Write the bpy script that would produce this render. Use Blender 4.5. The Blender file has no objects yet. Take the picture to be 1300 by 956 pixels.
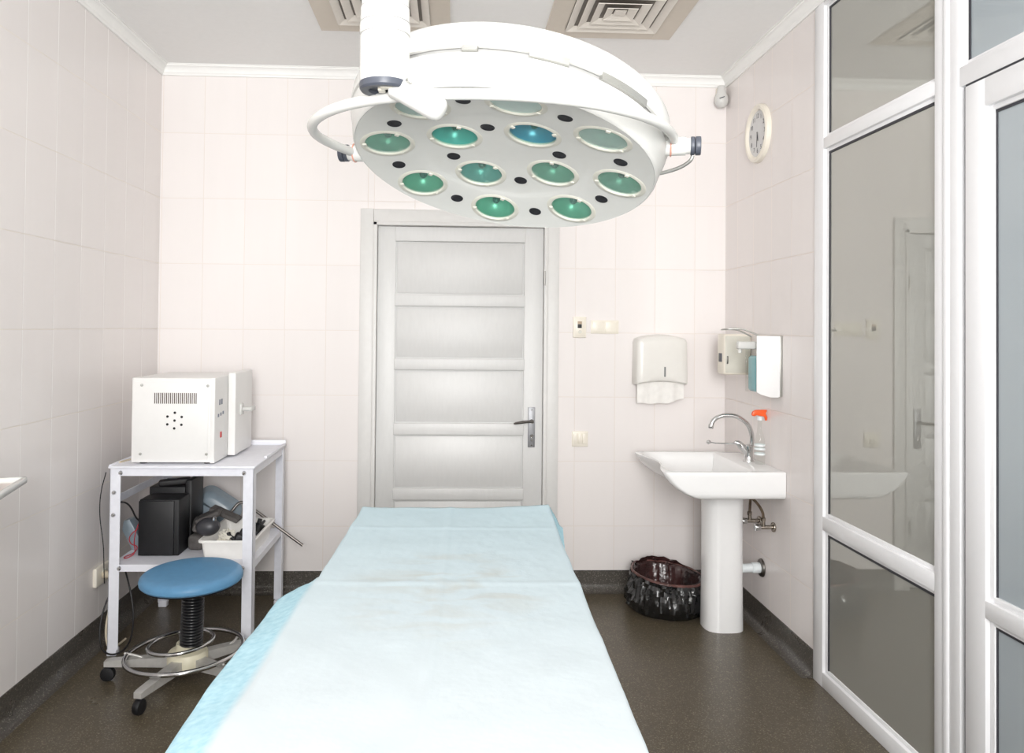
import bpy, bmesh, math, random
from math import sin, cos, pi, radians, sqrt
from mathutils import Vector, Matrix, noise
random.seed(7)
SC = bpy.context.scene
COL = SC.collection
# ------------------------------------------------------------------ room numbers
XL, XR, YB, YF, ZC = -1.808, 1.713, 4.866, -2.4, 3.23
TW, TH, TZ = .252, .402, .403

# ------------------------------------------------------------------ materials
def lin(c):
    return tuple(((v/255/12.92) if v/255 <= .04045 else ((v/255+.055)/1.055)**2.4) for v in c) + (1,)

def newmat(name):
    m = bpy.data.materials.new(name); m.use_nodes = True
    nt = m.node_tree
    return m, nt, nt.nodes['Principled BSDF']

def setp(b, **k):
    for n, v in k.items():
        n = {'rough': 'Roughness', 'metal': 'Metallic', 'spec': 'Specular IOR Level', 'ior': 'IOR', 'trans': 'Transmission Weight',
             'coat': 'Coat Weight', 'alpha': 'Alpha', 'base': 'Base Color'}.get(n, n)
        b.inputs[n].default_value = v

def mat(name, rgb, rough=.5, metal=0, spec=.5, var=.04, scale=30, bump=0, bscale=200, coat=0, grain=None):
    """procedural material: base colour with a faint noise variation and an optional bump"""
    m, nt, b = newmat(name)
    setp(b, rough=rough, metal=metal, spec=spec, coat=coat)
    tc = nt.nodes.new('ShaderNodeTexCoord')
    n = nt.nodes.new('ShaderNodeTexNoise'); n.inputs['Scale'].default_value = scale; n.inputs['Detail'].default_value = 3
    if grain:
        mp = nt.nodes.new('ShaderNodeMapping'); mp.inputs['Scale'].default_value = grain
        nt.links.new(tc.outputs['Object'], mp.inputs['Vector']); src = mp.outputs['Vector']
    else:
        src = tc.outputs['Object']
    nt.links.new(src, n.inputs['Vector'])
    r = nt.nodes.new('ShaderNodeValToRGB')
    c = lin(rgb)
    r.color_ramp.elements[0].position = .3; r.color_ramp.elements[1].position = .7
    r.color_ramp.elements[0].color = tuple(max(0, v*(1-var)) for v in c[:3]) + (1,)
    r.color_ramp.elements[1].color = tuple(min(1, v*(1+var)) for v in c[:3]) + (1,)
    nt.links.new(n.outputs['Fac'], r.inputs['Fac']); nt.links.new(r.outputs['Color'], b.inputs['Base Color'])
    if bump:
        n2 = nt.nodes.new('ShaderNodeTexNoise'); n2.inputs['Scale'].default_value = bscale; n2.inputs['Detail'].default_value = 4
        nt.links.new(src, n2.inputs['Vector'])
        bp = nt.nodes.new('ShaderNodeBump'); bp.inputs['Strength'].default_value = bump; bp.inputs['Distance'].default_value = .01
        nt.links.new(n2.outputs['Fac'], bp.inputs['Height']); nt.links.new(bp.outputs['Normal'], b.inputs['Normal'])
    return m

def mth(nt, op, a, b=None):
    n = nt.nodes.new('ShaderNodeMath'); n.operation = op
    for i, v in enumerate((a, b)):
        if v is None: continue
        if isinstance(v, (int, float)): n.inputs[i].default_value = v
        else: nt.links.new(v, n.inputs[i])
    return n.outputs[0]

def tilemat(name, axis, off, tile, grout, off2=None, split=0, hgrout=None):
    m, nt, b = newmat(name)
    g = nt.nodes.new('ShaderNodeNewGeometry'); s = nt.nodes.new('ShaderNodeSeparateXYZ')
    nt.links.new(g.outputs['Position'], s.inputs[0])
    a = s.outputs[axis]; z = s.outputs[2]
    if off2 is not None:
        lt = mth(nt, 'LESS_THAN', a, split)
        a0 = mth(nt, 'SUBTRACT', a, mth(nt, 'ADD', off, mth(nt, 'MULTIPLY', lt, off2-off)))
    else:
        a0 = mth(nt, 'SUBTRACT', a, off)
    def line(v, pitch, w):
        f = mth(nt, 'DIVIDE', v, pitch)
        d = mth(nt, 'ABSOLUTE', mth(nt, 'SUBTRACT', f, mth(nt, 'ROUND', f)))       # 0 on the joint
        d = mth(nt, 'MULTIPLY', d, pitch)
        n = nt.nodes.new('ShaderNodeMapRange'); n.inputs[1].default_value = w*.5; n.inputs[2].default_value = w
        n.inputs[3].default_value = 1; n.inputs[4].default_value = 0
        nt.links.new(d, n.inputs[0]); return n.outputs[0], mth(nt, 'FLOOR', f)
    lv, iv = line(a0, TW, .0028); lh, ih = line(mth(nt, 'SUBTRACT', z, TZ), TH, .0028)
    wn = nt.nodes.new('ShaderNodeTexWhiteNoise'); cb = nt.nodes.new('ShaderNodeCombineXYZ')
    nt.links.new(iv, cb.inputs[0]); nt.links.new(ih, cb.inputs[1]); nt.links.new(cb.outputs[0], wn.inputs['Vector'])
    wash = nt.nodes.new('ShaderNodeTexNoise'); wash.inputs['Scale'].default_value = 3.0
    mp = nt.nodes.new('ShaderNodeMapping'); mp.inputs['Scale'].default_value = (6, 6, .6)
    nt.links.new(g.outputs['Position'], mp.inputs[0]); nt.links.new(mp.outputs[0], wash.inputs['Vector'])
    v = mth(nt, 'ADD', mth(nt, 'MULTIPLY', wn.outputs[0], .5), mth(nt, 'MULTIPLY', wash.outputs['Fac'], .5))
    r = nt.nodes.new('ShaderNodeValToRGB'); c = lin(tile)
    r.color_ramp.elements[0].color = tuple(x*.975 for x in c[:3])+(1,); r.color_ramp.elements[1].color = tuple(min(1, x*1.02) for x in c[:3])+(1,)
    nt.links.new(v, r.inputs['Fac'])
    def mix(f, A, Bc):
        x = nt.nodes.new('ShaderNodeMix'); x.data_type = 'RGBA'
        nt.links.new(f, x.inputs[0]); nt.links.new(A, x.inputs[6]); x.inputs[7].default_value = Bc
        return x.outputs[2]
    c1 = mix(lv, r.outputs['Color'], lin(grout)); c2 = mix(lh, c1, lin(hgrout or grout))
    nt.links.new(c2, b.inputs['Base Color'])
    mx = mth(nt, 'MAXIMUM', lv, lh)
    nt.links.new(mth(nt, 'ADD', mth(nt, 'MULTIPLY', mx, .4), .22), b.inputs['Roughness'])
    bp = nt.nodes.new('ShaderNodeBump'); bp.inputs['Strength'].default_value = .25; bp.inputs['Distance'].default_value = .002
    nt.links.new(mth(nt, 'SUBTRACT', 1, mx), bp.inputs['Height']); nt.links.new(bp.outputs['Normal'], b.inputs['Normal'])
    setp(b, spec=.35)
    return m

def speckmat(name, dark, mid, light, rough=.35):
    m, nt, b = newmat(name)
    g = nt.nodes.new('ShaderNodeNewGeometry')
    v = nt.nodes.new('ShaderNodeTexVoronoi'); v.inputs['Scale'].default_value = 240
    nt.links.new(g.outputs['Position'], v.inputs['Vector'])
    r = nt.nodes.new('ShaderNodeValToRGB')
    sp = nt.nodes.new('ShaderNodeSeparateColor'); nt.links.new(v.outputs['Color'], sp.inputs[0])
    e = r.color_ramp.elements; e[0].color = lin(dark); e[0].position = 0; e[1].color = lin(light); e[1].position = 1
    for p, c in ((.5, mid), (.86, mid), (.93, light)):
        x = e.new(p); x.color = lin(c)
    nt.links.new(sp.outputs[0], r.inputs['Fac'])
    n = nt.nodes.new('ShaderNodeTexNoise'); n.inputs['Scale'].default_value = 5; n.inputs['Detail'].default_value = 5
    nt.links.new(g.outputs['Position'], n.inputs['Vector'])
    x = nt.nodes.new('ShaderNodeMix'); x.data_type = 'RGBA'; x.blend_type = 'MULTIPLY'; x.inputs[0].default_value = .5
    nt.links.new(r.outputs['Color'], x.inputs[6]); nt.links.new(n.outputs['Color'], x.inputs[7])
    h = nt.nodes.new('ShaderNodeMix'); h.data_type = 'RGBA'; h.inputs[0].default_value = .35
    nt.links.new(r.outputs['Color'], h.inputs[6])
    h.inputs[7].default_value = lin(mid)
    nt.links.new(h.outputs[2], b.inputs['Base Color'])
    setp(b, rough=rough, spec=.45)
    nt.links.new(mth(nt, 'ADD', mth(nt, 'MULTIPLY', n.outputs['Fac'], .2), rough-.1), b.inputs['Roughness'])
    return m

def panemat(name, diff, trans, ior):
    """frosted film behind polished glass: a sharp surface reflection over a pale translucent body"""
    m, nt, b = newmat(name)
    nt.nodes.remove(b)
    out = nt.nodes['Material Output']
    d = nt.nodes.new('ShaderNodeBsdfDiffuse'); d.inputs[0].default_value = lin(diff)
    t = nt.nodes.new('ShaderNodeBsdfTranslucent'); t.inputs[0].default_value = lin(trans)
    n = nt.nodes.new('ShaderNodeTexNoise'); n.inputs['Scale'].default_value = 2.0
    a = nt.nodes.new('ShaderNodeMixShader'); a.inputs[0].default_value = .4
    g = nt.nodes.new('ShaderNodeBsdfGlossy'); g.inputs['Roughness'].default_value = .012; g.inputs[0].default_value = (.95, .96, .93, 1)
    f = nt.nodes.new('ShaderNodeFresnel'); f.inputs[0].default_value = ior
    k = nt.nodes.new('ShaderNodeMixShader')
    nt.links.new(d.outputs[0], a.inputs[1]); nt.links.new(t.outputs[0], a.inputs[2])
    nt.links.new(f.outputs[0], k.inputs[0]); nt.links.new(a.outputs[0], k.inputs[1]); nt.links.new(g.outputs[0], k.inputs[2])
    nt.links.new(k.outputs[0], out.inputs[0])
    return m

def glassmat(name, tint, ior=1.5, rough=.02):
    m, nt, b = newmat(name)
    nt.nodes.remove(b); out = nt.nodes['Material Output']
    t = nt.nodes.new('ShaderNodeBsdfTransparent'); t.inputs[0].default_value = lin(tint)
    g = nt.nodes.new('ShaderNodeBsdfGlossy'); g.inputs['Roughness'].default_value = rough
    f = nt.nodes.new('ShaderNodeFresnel'); f.inputs[0].default_value = ior
    k = nt.nodes.new('ShaderNodeMixShader')
    ge = nt.nodes.new('ShaderNodeNewGeometry')
    fm = mth(nt, 'MULTIPLY', f.outputs[0], mth(nt, 'SUBTRACT', 1, ge.outputs['Backfacing']))
    nt.links.new(fm, k.inputs[0]); nt.links.new(t.outputs[0], k.inputs[1]); nt.links.new(g.outputs[0], k.inputs[2])
    nt.links.new(k.outputs[0], out.inputs[0])
    return m

M = {}
M['tile_back'] = tilemat('glazed_tile_back', 0, .7613, (236, 231, 229), (226, 218, 212), -1.545, -.5)
M['tile_left'] = tilemat('glazed_tile_left', 1, 3.3607, (233, 228, 226), (246, 244, 242), hgrout=(224, 217, 209))
M['tile_right'] = tilemat('glazed_tile_right', 1, 4.405, (234, 228, 226), (227, 217, 210))
M['ceiling'] = mat('ceiling_paint', (244, 244, 243), .8, bump=.02, bscale=80, var=.01)
M['cornice'] = mat('cornice_plaster', (242, 242, 240), .6, var=.01)
M['floor'] = speckmat('speckled_vinyl', (66, 59, 48), (88, 79, 64), (140, 132, 112), .32)
M['base'] = speckmat('speckled_vinyl_cove', (62, 58, 54), (80, 76, 71), (140, 134, 124), .3)
M['white'] = mat('white_enamel', (207, 207, 204), .25, spec=.4, var=.01)
M['lampface'] = mat('lamp_face_enamel', (220, 220, 216), .3, spec=.4, var=.01)
M['cream'] = mat('cream_plastic', (236, 230, 217), .35, var=.01)
M['ivory'] = mat('ivory_ring', (212, 210, 199), .4, var=.02)
M['dkgrey'] = mat('dark_grey_plastic', (70, 74, 84), .4)
M['black'] = mat('black_plastic', (17, 17, 20), .5, bump=.05)
M['bellows'] = mat('black_rubber', (24, 24, 27), .28, spec=.8)
M['mesh'] = mat('black_vent_mesh', (22, 24, 32), .6, bump=.6, bscale=700)
M['steel'] = mat('brushed_clip_steel', (178, 178, 174), .38, metal=.8, grain=(3, 3, 120), var=.1)
M['chrome'] = mat('chrome', (205, 205, 205), .1, metal=1, var=.02)
M['rod'] = mat('dull_grey_steel', (120, 116, 112), .32, metal=1, var=.1)
M['doorpaint'] = mat('grey_door_paint', (216, 216, 215), .5, metal=.12, var=.015, scale=8, grain=(8, 8, 2), spec=.4)
M['casing'] = mat('grey_casing_paint', (219, 218, 216), .5, metal=.08, var=.015, spec=.4)
M['upvc'] = mat('white_upvc', (240, 240, 242), .22, spec=.5, var=.006)
M['gasket'] = mat('black_gasket', (52, 52, 58), .6)
M['pane'] = panemat('frosted_pane', (192, 191, 183), (196, 196, 188), 3.4)
M['pane_blue'] = panemat('frosted_door_pane', (206, 215, 221), (214, 224, 230), 1.75)
M['beige'] = mat('beige_metal_vent', (212, 203, 190), .5, var=.01)
M['louvre'] = mat('pale_louvre', (226, 220, 211), .45, var=.02)
M['duct'] = mat('dark_duct', (128, 121, 114), .7)
M['ceramic'] = mat('white_ceramic', (240, 240, 240), .12, spec=.55, var=.004)
M['dispenser'] = mat('white_dispenser_plastic', (228, 226, 221), .3, var=.008)
M['paper'] = mat('paper_towel', (236, 234, 230), .9, bump=.1, bscale=60)
M['orange'] = mat('orange_plastic', (245, 98, 40), .35)
M['clear'] = glassmat('clear_plastic', (249, 250, 249), 1.35, .05)
M['teal_liquid'] = mat('teal_liquid_bottle', (120, 172, 178), .2)
M['seat'] = mat('blue_vinyl', (92, 142, 180), .42, spec=.4, bump=.02, bscale=300)
M['hub'] = mat('cream_hub_plastic', (222, 216, 192), .4)
M['stoolmetal'] = mat('silver_stool_metal', (196, 194, 190), .38, metal=.35, var=.08)
M['cartmetal'] = mat('white_cart_metal', (230, 231, 238), .4, var=.03, bump=.04, bscale=90)
M['ovenwhite'] = mat('oven_enamel', (234, 233, 231), .38, var=.008)
M['slot'] = mat('vent_slot_dark', (82, 64, 60), .7)
M['red'] = mat('red_plastic', (190, 40, 40), .35)
M['redwire'] = mat('red_wire', (168, 40, 52), .45)
M['led'] = mat('blue_grey_indicator', (92, 100, 120), .3)
M['greyblue'] = mat('blue_grey_plastic', (132, 146, 156), .28, spec=.6)
M['cuff'] = mat('grey_webbing', (92, 88, 86), .85, bump=.4, bscale=120, var=.2)
M['rubber'] = mat('dark_grey_rubber', (58, 58, 62), .4)
M['traywhite'] = mat('white_tray_plastic', (240, 238, 234), .35, var=.02)
M['tissue'] = mat('white_tissue', (226, 222, 210), .9, bump=.4, bscale=40)
M['beigecable'] = mat('beige_cable', (206, 194, 172), .5)
M['blackcable'] = mat('black_cable', (30, 28, 30), .5)
M['hose'] = mat('braided_hose', (120, 104, 88), .35, metal=.7, bump=.8, bscale=300, var=.3)
M['pvc'] = mat('white_pvc', (226, 232, 234), .3)
M['clockface'] = mat('pale_clock_face', (214, 214, 214), .5, var=.02)
M['ink'] = mat('dark_ink', (110, 108, 112), .6)
M['inkdark'] = mat('black_hands', (70, 70, 76), .5)
M['bagblack'] = mat('black_bin_bag', (20, 20, 21), .2, spec=.9, bump=.55, bscale=26, var=.3)
M['bagred'] = mat('brown_red_bin_bag', (52, 30, 29), .25, spec=.8, bump=.6, bscale=24, var=.75, scale=9)
M['bagrim'] = mat('pinkish_bin_rim', (96, 62, 57), .35, var=.5, scale=8)
M['leather'] = mat('black_table_pad', (30, 30, 33), .5)
def lensmat(name, top):
    m, nt, b = newmat(name); nt.nodes.remove(b); out = nt.nodes['Material Output']
    t = nt.nodes.new('ShaderNodeBsdfTransparent'); t.inputs[0].default_value = lin((232, 246, 240))
    g = nt.nodes.new('ShaderNodeBsdfGlossy'); g.inputs['Roughness'].default_value = .08
    d = nt.nodes.new('ShaderNodeBsdfDiffuse'); d.inputs[0].default_value = lin((196, 222, 216))
    a = nt.nodes.new('ShaderNodeMixShader'); a.inputs[0].default_value = .6
    ge = nt.nodes.new('ShaderNodeNewGeometry'); k = nt.nodes.new('ShaderNodeMixShader')
    dt = nt.nodes.new('ShaderNodeVectorMath'); dt.operation = 'DOT_PRODUCT'      # pale reflection painted into the lens colour at grazing angles
    nt.links.new(ge.outputs['Normal'], dt.inputs[0]); nt.links.new(ge.outputs['Incoming'], dt.inputs[1])
    mr = nt.nodes.new('ShaderNodeMapRange'); mr.inputs[1].default_value = .56; mr.inputs[2].default_value = .33; mr.inputs[3].default_value = .05; mr.inputs[4].default_value = top
    nt.links.new(dt.outputs['Value'], mr.inputs[0]); painted_sheen = mr.outputs[0]
    fm = mth(nt, 'MULTIPLY', painted_sheen, mth(nt, 'SUBTRACT', 1, ge.outputs['Backfacing']))
    nt.links.new(g.outputs[0], a.inputs[1]); nt.links.new(d.outputs[0], a.inputs[2])
    nt.links.new(fm, k.inputs[0]); nt.links.new(t.outputs[0], k.inputs[1]); nt.links.new(a.outputs[0], k.inputs[2]); nt.links.new(k.outputs[0], out.inputs[0])
    return m
M['lens'] = lensmat('pale_sheen_lamp_lens', .85); M['lens_faint_sheen'] = lensmat('faint_sheen_lamp_lens', .22)  # painted sheen: strong on most lenses, weak on two
M['filament'] = mat('lamp_socket', (52, 120, 112), .35)
M['reflector_green'] = mat('green_dichroic_bowl', (128, 206, 184), .28, metal=.15, var=.1, scale=12, spec=.8)
M['reflector_teal'] = mat('teal_dichroic_bowl', (112, 200, 202), .28, metal=.15, var=.1, scale=12, spec=.8)
M['reflector_blue'] = mat('blue_dichroic_bowl', (66, 164, 208), .28, metal=.15, var=.1, scale=12, spec=.8)
M['plate_steel'] = mat('grey_plate_steel', (150, 151, 154), .45, metal=.6, grain=(120, 3, 3), var=.1)
M['seam'] = mat('grey_seam', (150, 150, 148), .5)
M['seal'] = mat('pink_seal', (206, 150, 132), .5)
M['brass'] = mat('dull_chrome_valve', (160, 152, 142), .25, metal=1, var=.1)

def drapemat():
    m, nt, b = newmat('pale_blue_drape')
    tc = nt.nodes.new('ShaderNodeTexCoord')
    s = nt.nodes.new('ShaderNodeSeparateXYZ'); nt.links.new(tc.outputs['UV'], s.inputs[0])   # u across in m, v along in m
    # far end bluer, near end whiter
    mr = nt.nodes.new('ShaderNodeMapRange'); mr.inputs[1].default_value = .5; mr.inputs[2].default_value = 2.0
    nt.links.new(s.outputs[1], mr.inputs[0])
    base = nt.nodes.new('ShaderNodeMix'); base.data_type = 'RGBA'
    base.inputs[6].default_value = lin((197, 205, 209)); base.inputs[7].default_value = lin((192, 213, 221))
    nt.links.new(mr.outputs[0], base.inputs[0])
    # overhang: bluer, fibrous colour
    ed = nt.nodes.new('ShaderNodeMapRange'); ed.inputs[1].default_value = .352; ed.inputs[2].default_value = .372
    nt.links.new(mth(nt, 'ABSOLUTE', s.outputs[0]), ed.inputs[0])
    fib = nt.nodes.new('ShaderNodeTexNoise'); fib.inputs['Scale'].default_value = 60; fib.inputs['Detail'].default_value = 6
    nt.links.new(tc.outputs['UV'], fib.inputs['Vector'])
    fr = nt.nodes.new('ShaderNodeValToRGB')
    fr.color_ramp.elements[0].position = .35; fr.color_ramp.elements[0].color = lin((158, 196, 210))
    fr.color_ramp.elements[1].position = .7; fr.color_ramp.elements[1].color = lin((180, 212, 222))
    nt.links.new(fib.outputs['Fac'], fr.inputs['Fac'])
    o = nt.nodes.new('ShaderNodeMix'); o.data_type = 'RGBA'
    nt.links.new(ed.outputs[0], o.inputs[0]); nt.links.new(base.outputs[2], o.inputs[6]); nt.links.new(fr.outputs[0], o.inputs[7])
    # faint brownish stains around the middle of the sheet
    mp = nt.nodes.new('ShaderNodeMapping'); mp.inputs['Scale'].default_value = (5, 11, 1)
    nt.links.new(tc.outputs['UV'], mp.inputs[0])
    sn = nt.nodes.new('ShaderNodeTexNoise'); sn.inputs['Scale'].default_value = 1; sn.inputs['Detail'].default_value = 6; sn.inputs['Distortion'].default_value = .8
    nt.links.new(mp.outputs[0], sn.inputs['Vector'])
    sr = nt.nodes.new('ShaderNodeMapRange'); sr.inputs[1].default_value = .46; sr.inputs[2].default_value = .72
    nt.links.new(sn.outputs['Fac'], sr.inputs[0])
    dx = mth(nt, 'DIVIDE', mth(nt, 'ADD', s.outputs[0], .0), .27); dy = mth(nt, 'DIVIDE', mth(nt, 'SUBTRACT', s.outputs[1], 1.12), .36)
    d2 = mth(nt, 'ADD', mth(nt, 'MULTIPLY', dx, dx), mth(nt, 'MULTIPLY', dy, dy))
    mk = nt.nodes.new('ShaderNodeMapRange'); mk.inputs[1].default_value = .25; mk.inputs[2].default_value = 1.25; mk.inputs[3].default_value = 1; mk.inputs[4].default_value = 0
    nt.links.new(d2, mk.inputs[0])
    fac = mth(nt, 'MULTIPLY', mth(nt, 'MULTIPLY', sr.outputs[0], mk.outputs[0]), .42)
    st = nt.nodes.new('ShaderNodeMix'); st.data_type = 'RGBA'
    nt.links.new(fac, st.inputs[0]); nt.links.new(o.outputs[2], st.inputs[6]); st.inputs[7].default_value = lin((178, 168, 150))
    nt.links.new(st.outputs[2], b.inputs['Base Color'])
    bp = nt.nodes.new('ShaderNodeBump'); bp.inputs['Strength'].default_value = .15; bp.inputs['Distance'].default_value = .004
    nt.links.new(fib.outputs['Fac'], bp.inputs['Height']); nt.links.new(bp.outputs['Normal'], b.inputs['Normal'])
    setp(b, rough=.85, spec=.15)
    return m
M['drape'] = drapemat()

# ------------------------------------------------------------------ mesh builder
class MB:
    def __init__(s): s.bm = bmesh.new()
    def _add(s, verts, faces):
        v = [s.bm.verts.new(p) for p in verts]
        for f in faces:
            try: s.bm.faces.new([v[i] for i in f])
            except ValueError: pass
        return v
    def box(s, c, d, rot=None, bev=0, seg=2):
        """box centred at c with full sizes d, optional bevel"""
        t = bmesh.new(); bmesh.ops.create_cube(t, size=1)
        bmesh.ops.scale(t, vec=Vector(d), verts=t.verts)
        if bev: bmesh.ops.bevel(t, geom=list(t.edges), offset=bev, segments=seg, affect='EDGES', profile=.5)
        m = Matrix.Translation(Vector(c))
        if rot is not None: m = m @ rot.to_4x4()
        s._merge(t, m); return s
    def bb(s, x0, x1, y0, y1, z0, z1, bev=0, seg=2):
        return s.box(((x0+x1)/2, (y0+y1)/2, (z0+z1)/2), (abs(x1-x0), abs(y1-y0), abs(z1-z0)), None, bev, seg)
    def _merge(s, t, m):
        t.transform(m); me = bpy.data.meshes.new('t'); t.to_mesh(me); t.free(); s.bm.from_mesh(me); bpy.data.meshes.remove(me)
    def lathe(s, prof, c=(0, 0, 0), axis=(0, 0, 1), seg=40, sx=1, sy=1, cap=True):
        """prof: (r, h) pairs swept round axis through c"""
        q = Vector((0, 0, 1)).rotation_difference(Vector(axis).normalized()).to_matrix(); c = Vector(c)
        rings = []
        for r, h in prof:
            if r < 1e-6: rings.append([s.bm.verts.new(c + q @ Vector((0, 0, h)))])
            else: rings.append([s.bm.verts.new(c + q @ Vector((r*sx*cos(2*pi*i/seg), r*sy*sin(2*pi*i/seg), h))) for i in range(seg)])
        for a, b in zip(rings, rings[1:]):
            for i in range(seg):
                j = (i+1) % seg
                f = [a[i % len(a)], a[j % len(a)], b[j % len(b)], b[i % len(b)]]
                f = list(dict.fromkeys(f))
                if len(f) > 2:
                    try: s.bm.faces.new(f)
                    except ValueError: pass
        if cap:
            for rg in (rings[0], rings[-1]):
                if len(rg) > 2:
                    try: s.bm.faces.new(rg)
                    except ValueError: pass
        return s
    def cyl(s, p0, p1, r0, r1=None, seg=24, bev=0):
        p0, p1 = Vector(p0), Vector(p1); L = (p1-p0).length; r1 = r0 if r1 is None else r1
        pr = [(r0, 0), (r1, L)] if not bev else [(r0-bev, 0), (r0-bev*.3, bev*.3), (r0, bev), (r1, L-bev), (r1-bev*.3, L-bev*.3), (r1-bev, L)]
        return s.lathe(pr, p0, p1-p0, seg)
    def tube(s, pts, r, closed=False, seg=12, smooth=0, flat=1):
        pts = [Vector(p) for p in pts]
        for _ in range(smooth):
            n = len(pts); o = []
            rg = range(n) if closed else range(n-1)
            if not closed: o.append(pts[0])
            for i in rg:
                a, b = pts[i], pts[(i+1) % n]
                o += [a.lerp(b, .25), a.lerp(b, .75)]
            if not closed: o.append(pts[-1])
            pts = o
            if isinstance(r, (list, tuple)):
                r = list(r); k = [r[0]]
                for a, b in zip(r, r[1:]): k += [a*.75+b*.25, a*.25+b*.75]
                r = k + [r[-1]]
        n = len(pts); rings = []; prev = None
        for i, p in enumerate(pts):
            if closed: t = pts[(i+1) % n]-pts[i-1]
            else: t = pts[min(i+1, n-1)]-pts[max(i-1, 0)]
            t.normalize()
            if prev is None:
                up = Vector((0, 0, 1)) if abs(t.z) < .9 else Vector((1, 0, 0))
                u = (up - t*up.dot(t)).normalized()
            else:
                u = (prev - t*prev.dot(t)).normalized()
            prev = u; w = t.cross(u)
            rr = r[i] if isinstance(r, (list, tuple)) else r
            rings.append([s.bm.verts.new(p + (u*cos(2*pi*k/seg)*flat + w*sin(2*pi*k/seg))*rr) for k in range(seg)])
        for i in range(n if closed else n-1):
            a, b = rings[i], rings[(i+1) % n]
            for k in range(seg):
                l = (k+1) % seg
                s.bm.faces.new([a[k], a[l], b[l], b[k]])
        if not closed:
            s.bm.faces.new(rings[0]); s.bm.faces.new(rings[-1])
        return s
    def prism(s, poly, m, h, bev=0, seg=2):
        """2D polygon extruded by h along local z, placed by matrix m"""
        t = bmesh.new()
        v = [t.verts.new((x, y, 0)) for x, y in poly]; f = t.faces.new(v)
        e = bmesh.ops.extrude_face_region(t, geom=[f])
        bmesh.ops.translate(t, vec=(0, 0, h), verts=[x for x in e['geom'] if isinstance(x, bmesh.types.BMVert)])
        bmesh.ops.recalc_face_normals(t, faces=t.faces)
        if bev: bmesh.ops.bevel(t, geom=list(t.edges), offset=bev, segments=seg, affect='EDGES', profile=.5)
        s._merge(t, m); return s
    def loft(s, loops, cap0=True, cap1=True):
        rs = [[s.bm.verts.new(p) for p in L] for L in loops]
        for a, b in zip(rs, rs[1:]):
            n = len(a)
            for i in range(n): s.bm.faces.new([a[i], a[(i+1) % n], b[(i+1) % n], b[i]])
        if cap0: s.bm.faces.new(rs[0])
        if cap1: s.bm.faces.new(rs[-1])
        return s
    def mesh(s, smooth=35):
        bmesh.ops.remove_doubles(s.bm, verts=s.bm.verts, dist=1e-6)
        bmesh.ops.recalc_face_normals(s.bm, faces=s.bm.faces)
        me = bpy.data.meshes.new('m')
        for f in s.bm.faces: f.smooth = bool(smooth)
        if smooth:
            a = radians(smooth)
            for e in s.bm.edges:
                if len(e.link_faces) == 2 and e.calc_face_angle(0) > a: e.smooth = False
        s.bm.to_mesh(me); s.bm.free()
        return me
    def build(s, name, m, parent=None, smooth=35, label=None):
        return place(name, s.mesh(smooth), m, parent, label)

def world_loc(o):
    v = Vector((0, 0, 0))
    while o: v += o.location; o = o.parent
    return v

def place(name, me, m, parent=None, label=None):
    me.name = name
    xs = [v.co for v in me.vertices]
    c = Vector([(min(v[i] for v in xs)+max(v[i] for v in xs))/2 for i in range(3)])
    c.z = min(v.z for v in xs)
    me.transform(Matrix.Translation(-c))
    o = bpy.data.objects.new(name, me); COL.objects.link(o)
    o.location = c - (world_loc(parent) if parent else Vector((0, 0, 0)))
    o.parent = parent
    for x in (m if isinstance(m, (list, tuple)) else [m]): me.materials.append(x)
    if label: o['label'] = label
    return o

def thing(name, label, cat, loc, group=None):
    o = bpy.data.objects.new(name, None); COL.objects.link(o); o.location = loc; o.empty_display_size = .05
    o['label'] = label; o['category'] = cat
    if group: o['group'] = group
    return o
def tag(o, label, cat, group=None):
    o['label'] = label; o['category'] = cat
    if group: o['group'] = group
    return o
def struct(o, label=None, cat=None):
    o['kind'] = 'structure'
    if label: o['label'] = label
    if cat: o['category'] = cat
    return o
def sroot(name, loc, label=None):
    o = bpy.data.objects.new(name, None); COL.objects.link(o); o.location = loc; o.empty_display_size = .05
    return struct(o, label)
def dup(root, loc, label):
    r = root.copy(); COL.objects.link(r); r.location = loc; r['label'] = label
    for ch in list(root.children):
        c = ch.copy(); COL.objects.link(c); c.parent = r
        for g in ch.children:
            d = g.copy(); COL.objects.link(d); d.parent = c
    return r
def text_mesh(txt, size, m4, depth=.0004):
    cu = bpy.data.curves.new('t', 'FONT'); cu.body = txt; cu.size = size; cu.extrude = depth; cu.align_x = 'CENTER'; cu.align_y = 'CENTER'
    o = bpy.data.objects.new('t', cu); COL.objects.link(o)
    me = bpy.data.meshes.new_from_object(o.evaluated_get(bpy.context.evaluated_depsgraph_get()))
    bpy.data.objects.remove(o); bpy.data.curves.remove(cu)
    me.transform(m4); return me
def frame(o, x, y, z):
    m = Matrix((x, y, z)).transposed().to_4x4(); m.translation = Vector(o); return m

# ------------------------------------------------------------------ ROOM SHELL
T = .12
struct(MB().bb(XL-T, 4.2, YF-T, YB+T, -.1, 0).build('floor', M['floor'], smooth=0), 'dark speckled vinyl floor')
struct(MB().bb(XL-T, 4.2, YF-T, YB+T, ZC, ZC+.1).build('ceiling', M['ceiling'], smooth=0), 'smooth pale ceiling')
struct(MB().bb(XL-T, XL, YF-T, YB+T, 0, ZC).build('wall_left', M['tile_left'], smooth=0), 'left wall of pale pinkish white tiles')
DX0, DX1, DZ = -.52, .6, 2.31       # doorway in the back wall
w = MB(); w.bb(XL-T, DX0, YB, YB+T, 0, ZC); w.bb(DX1, XR+T, YB, YB+T, 0, ZC); w.bb(DX0, DX1, YB, YB+T, DZ, ZC)
struct(w.build('wall_back', M['tile_back'], smooth=0), 'back wall of pale pinkish white tiles round the door')
PY = 3.636                            # where the tiled right wall ends and the glazed partition starts
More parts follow.
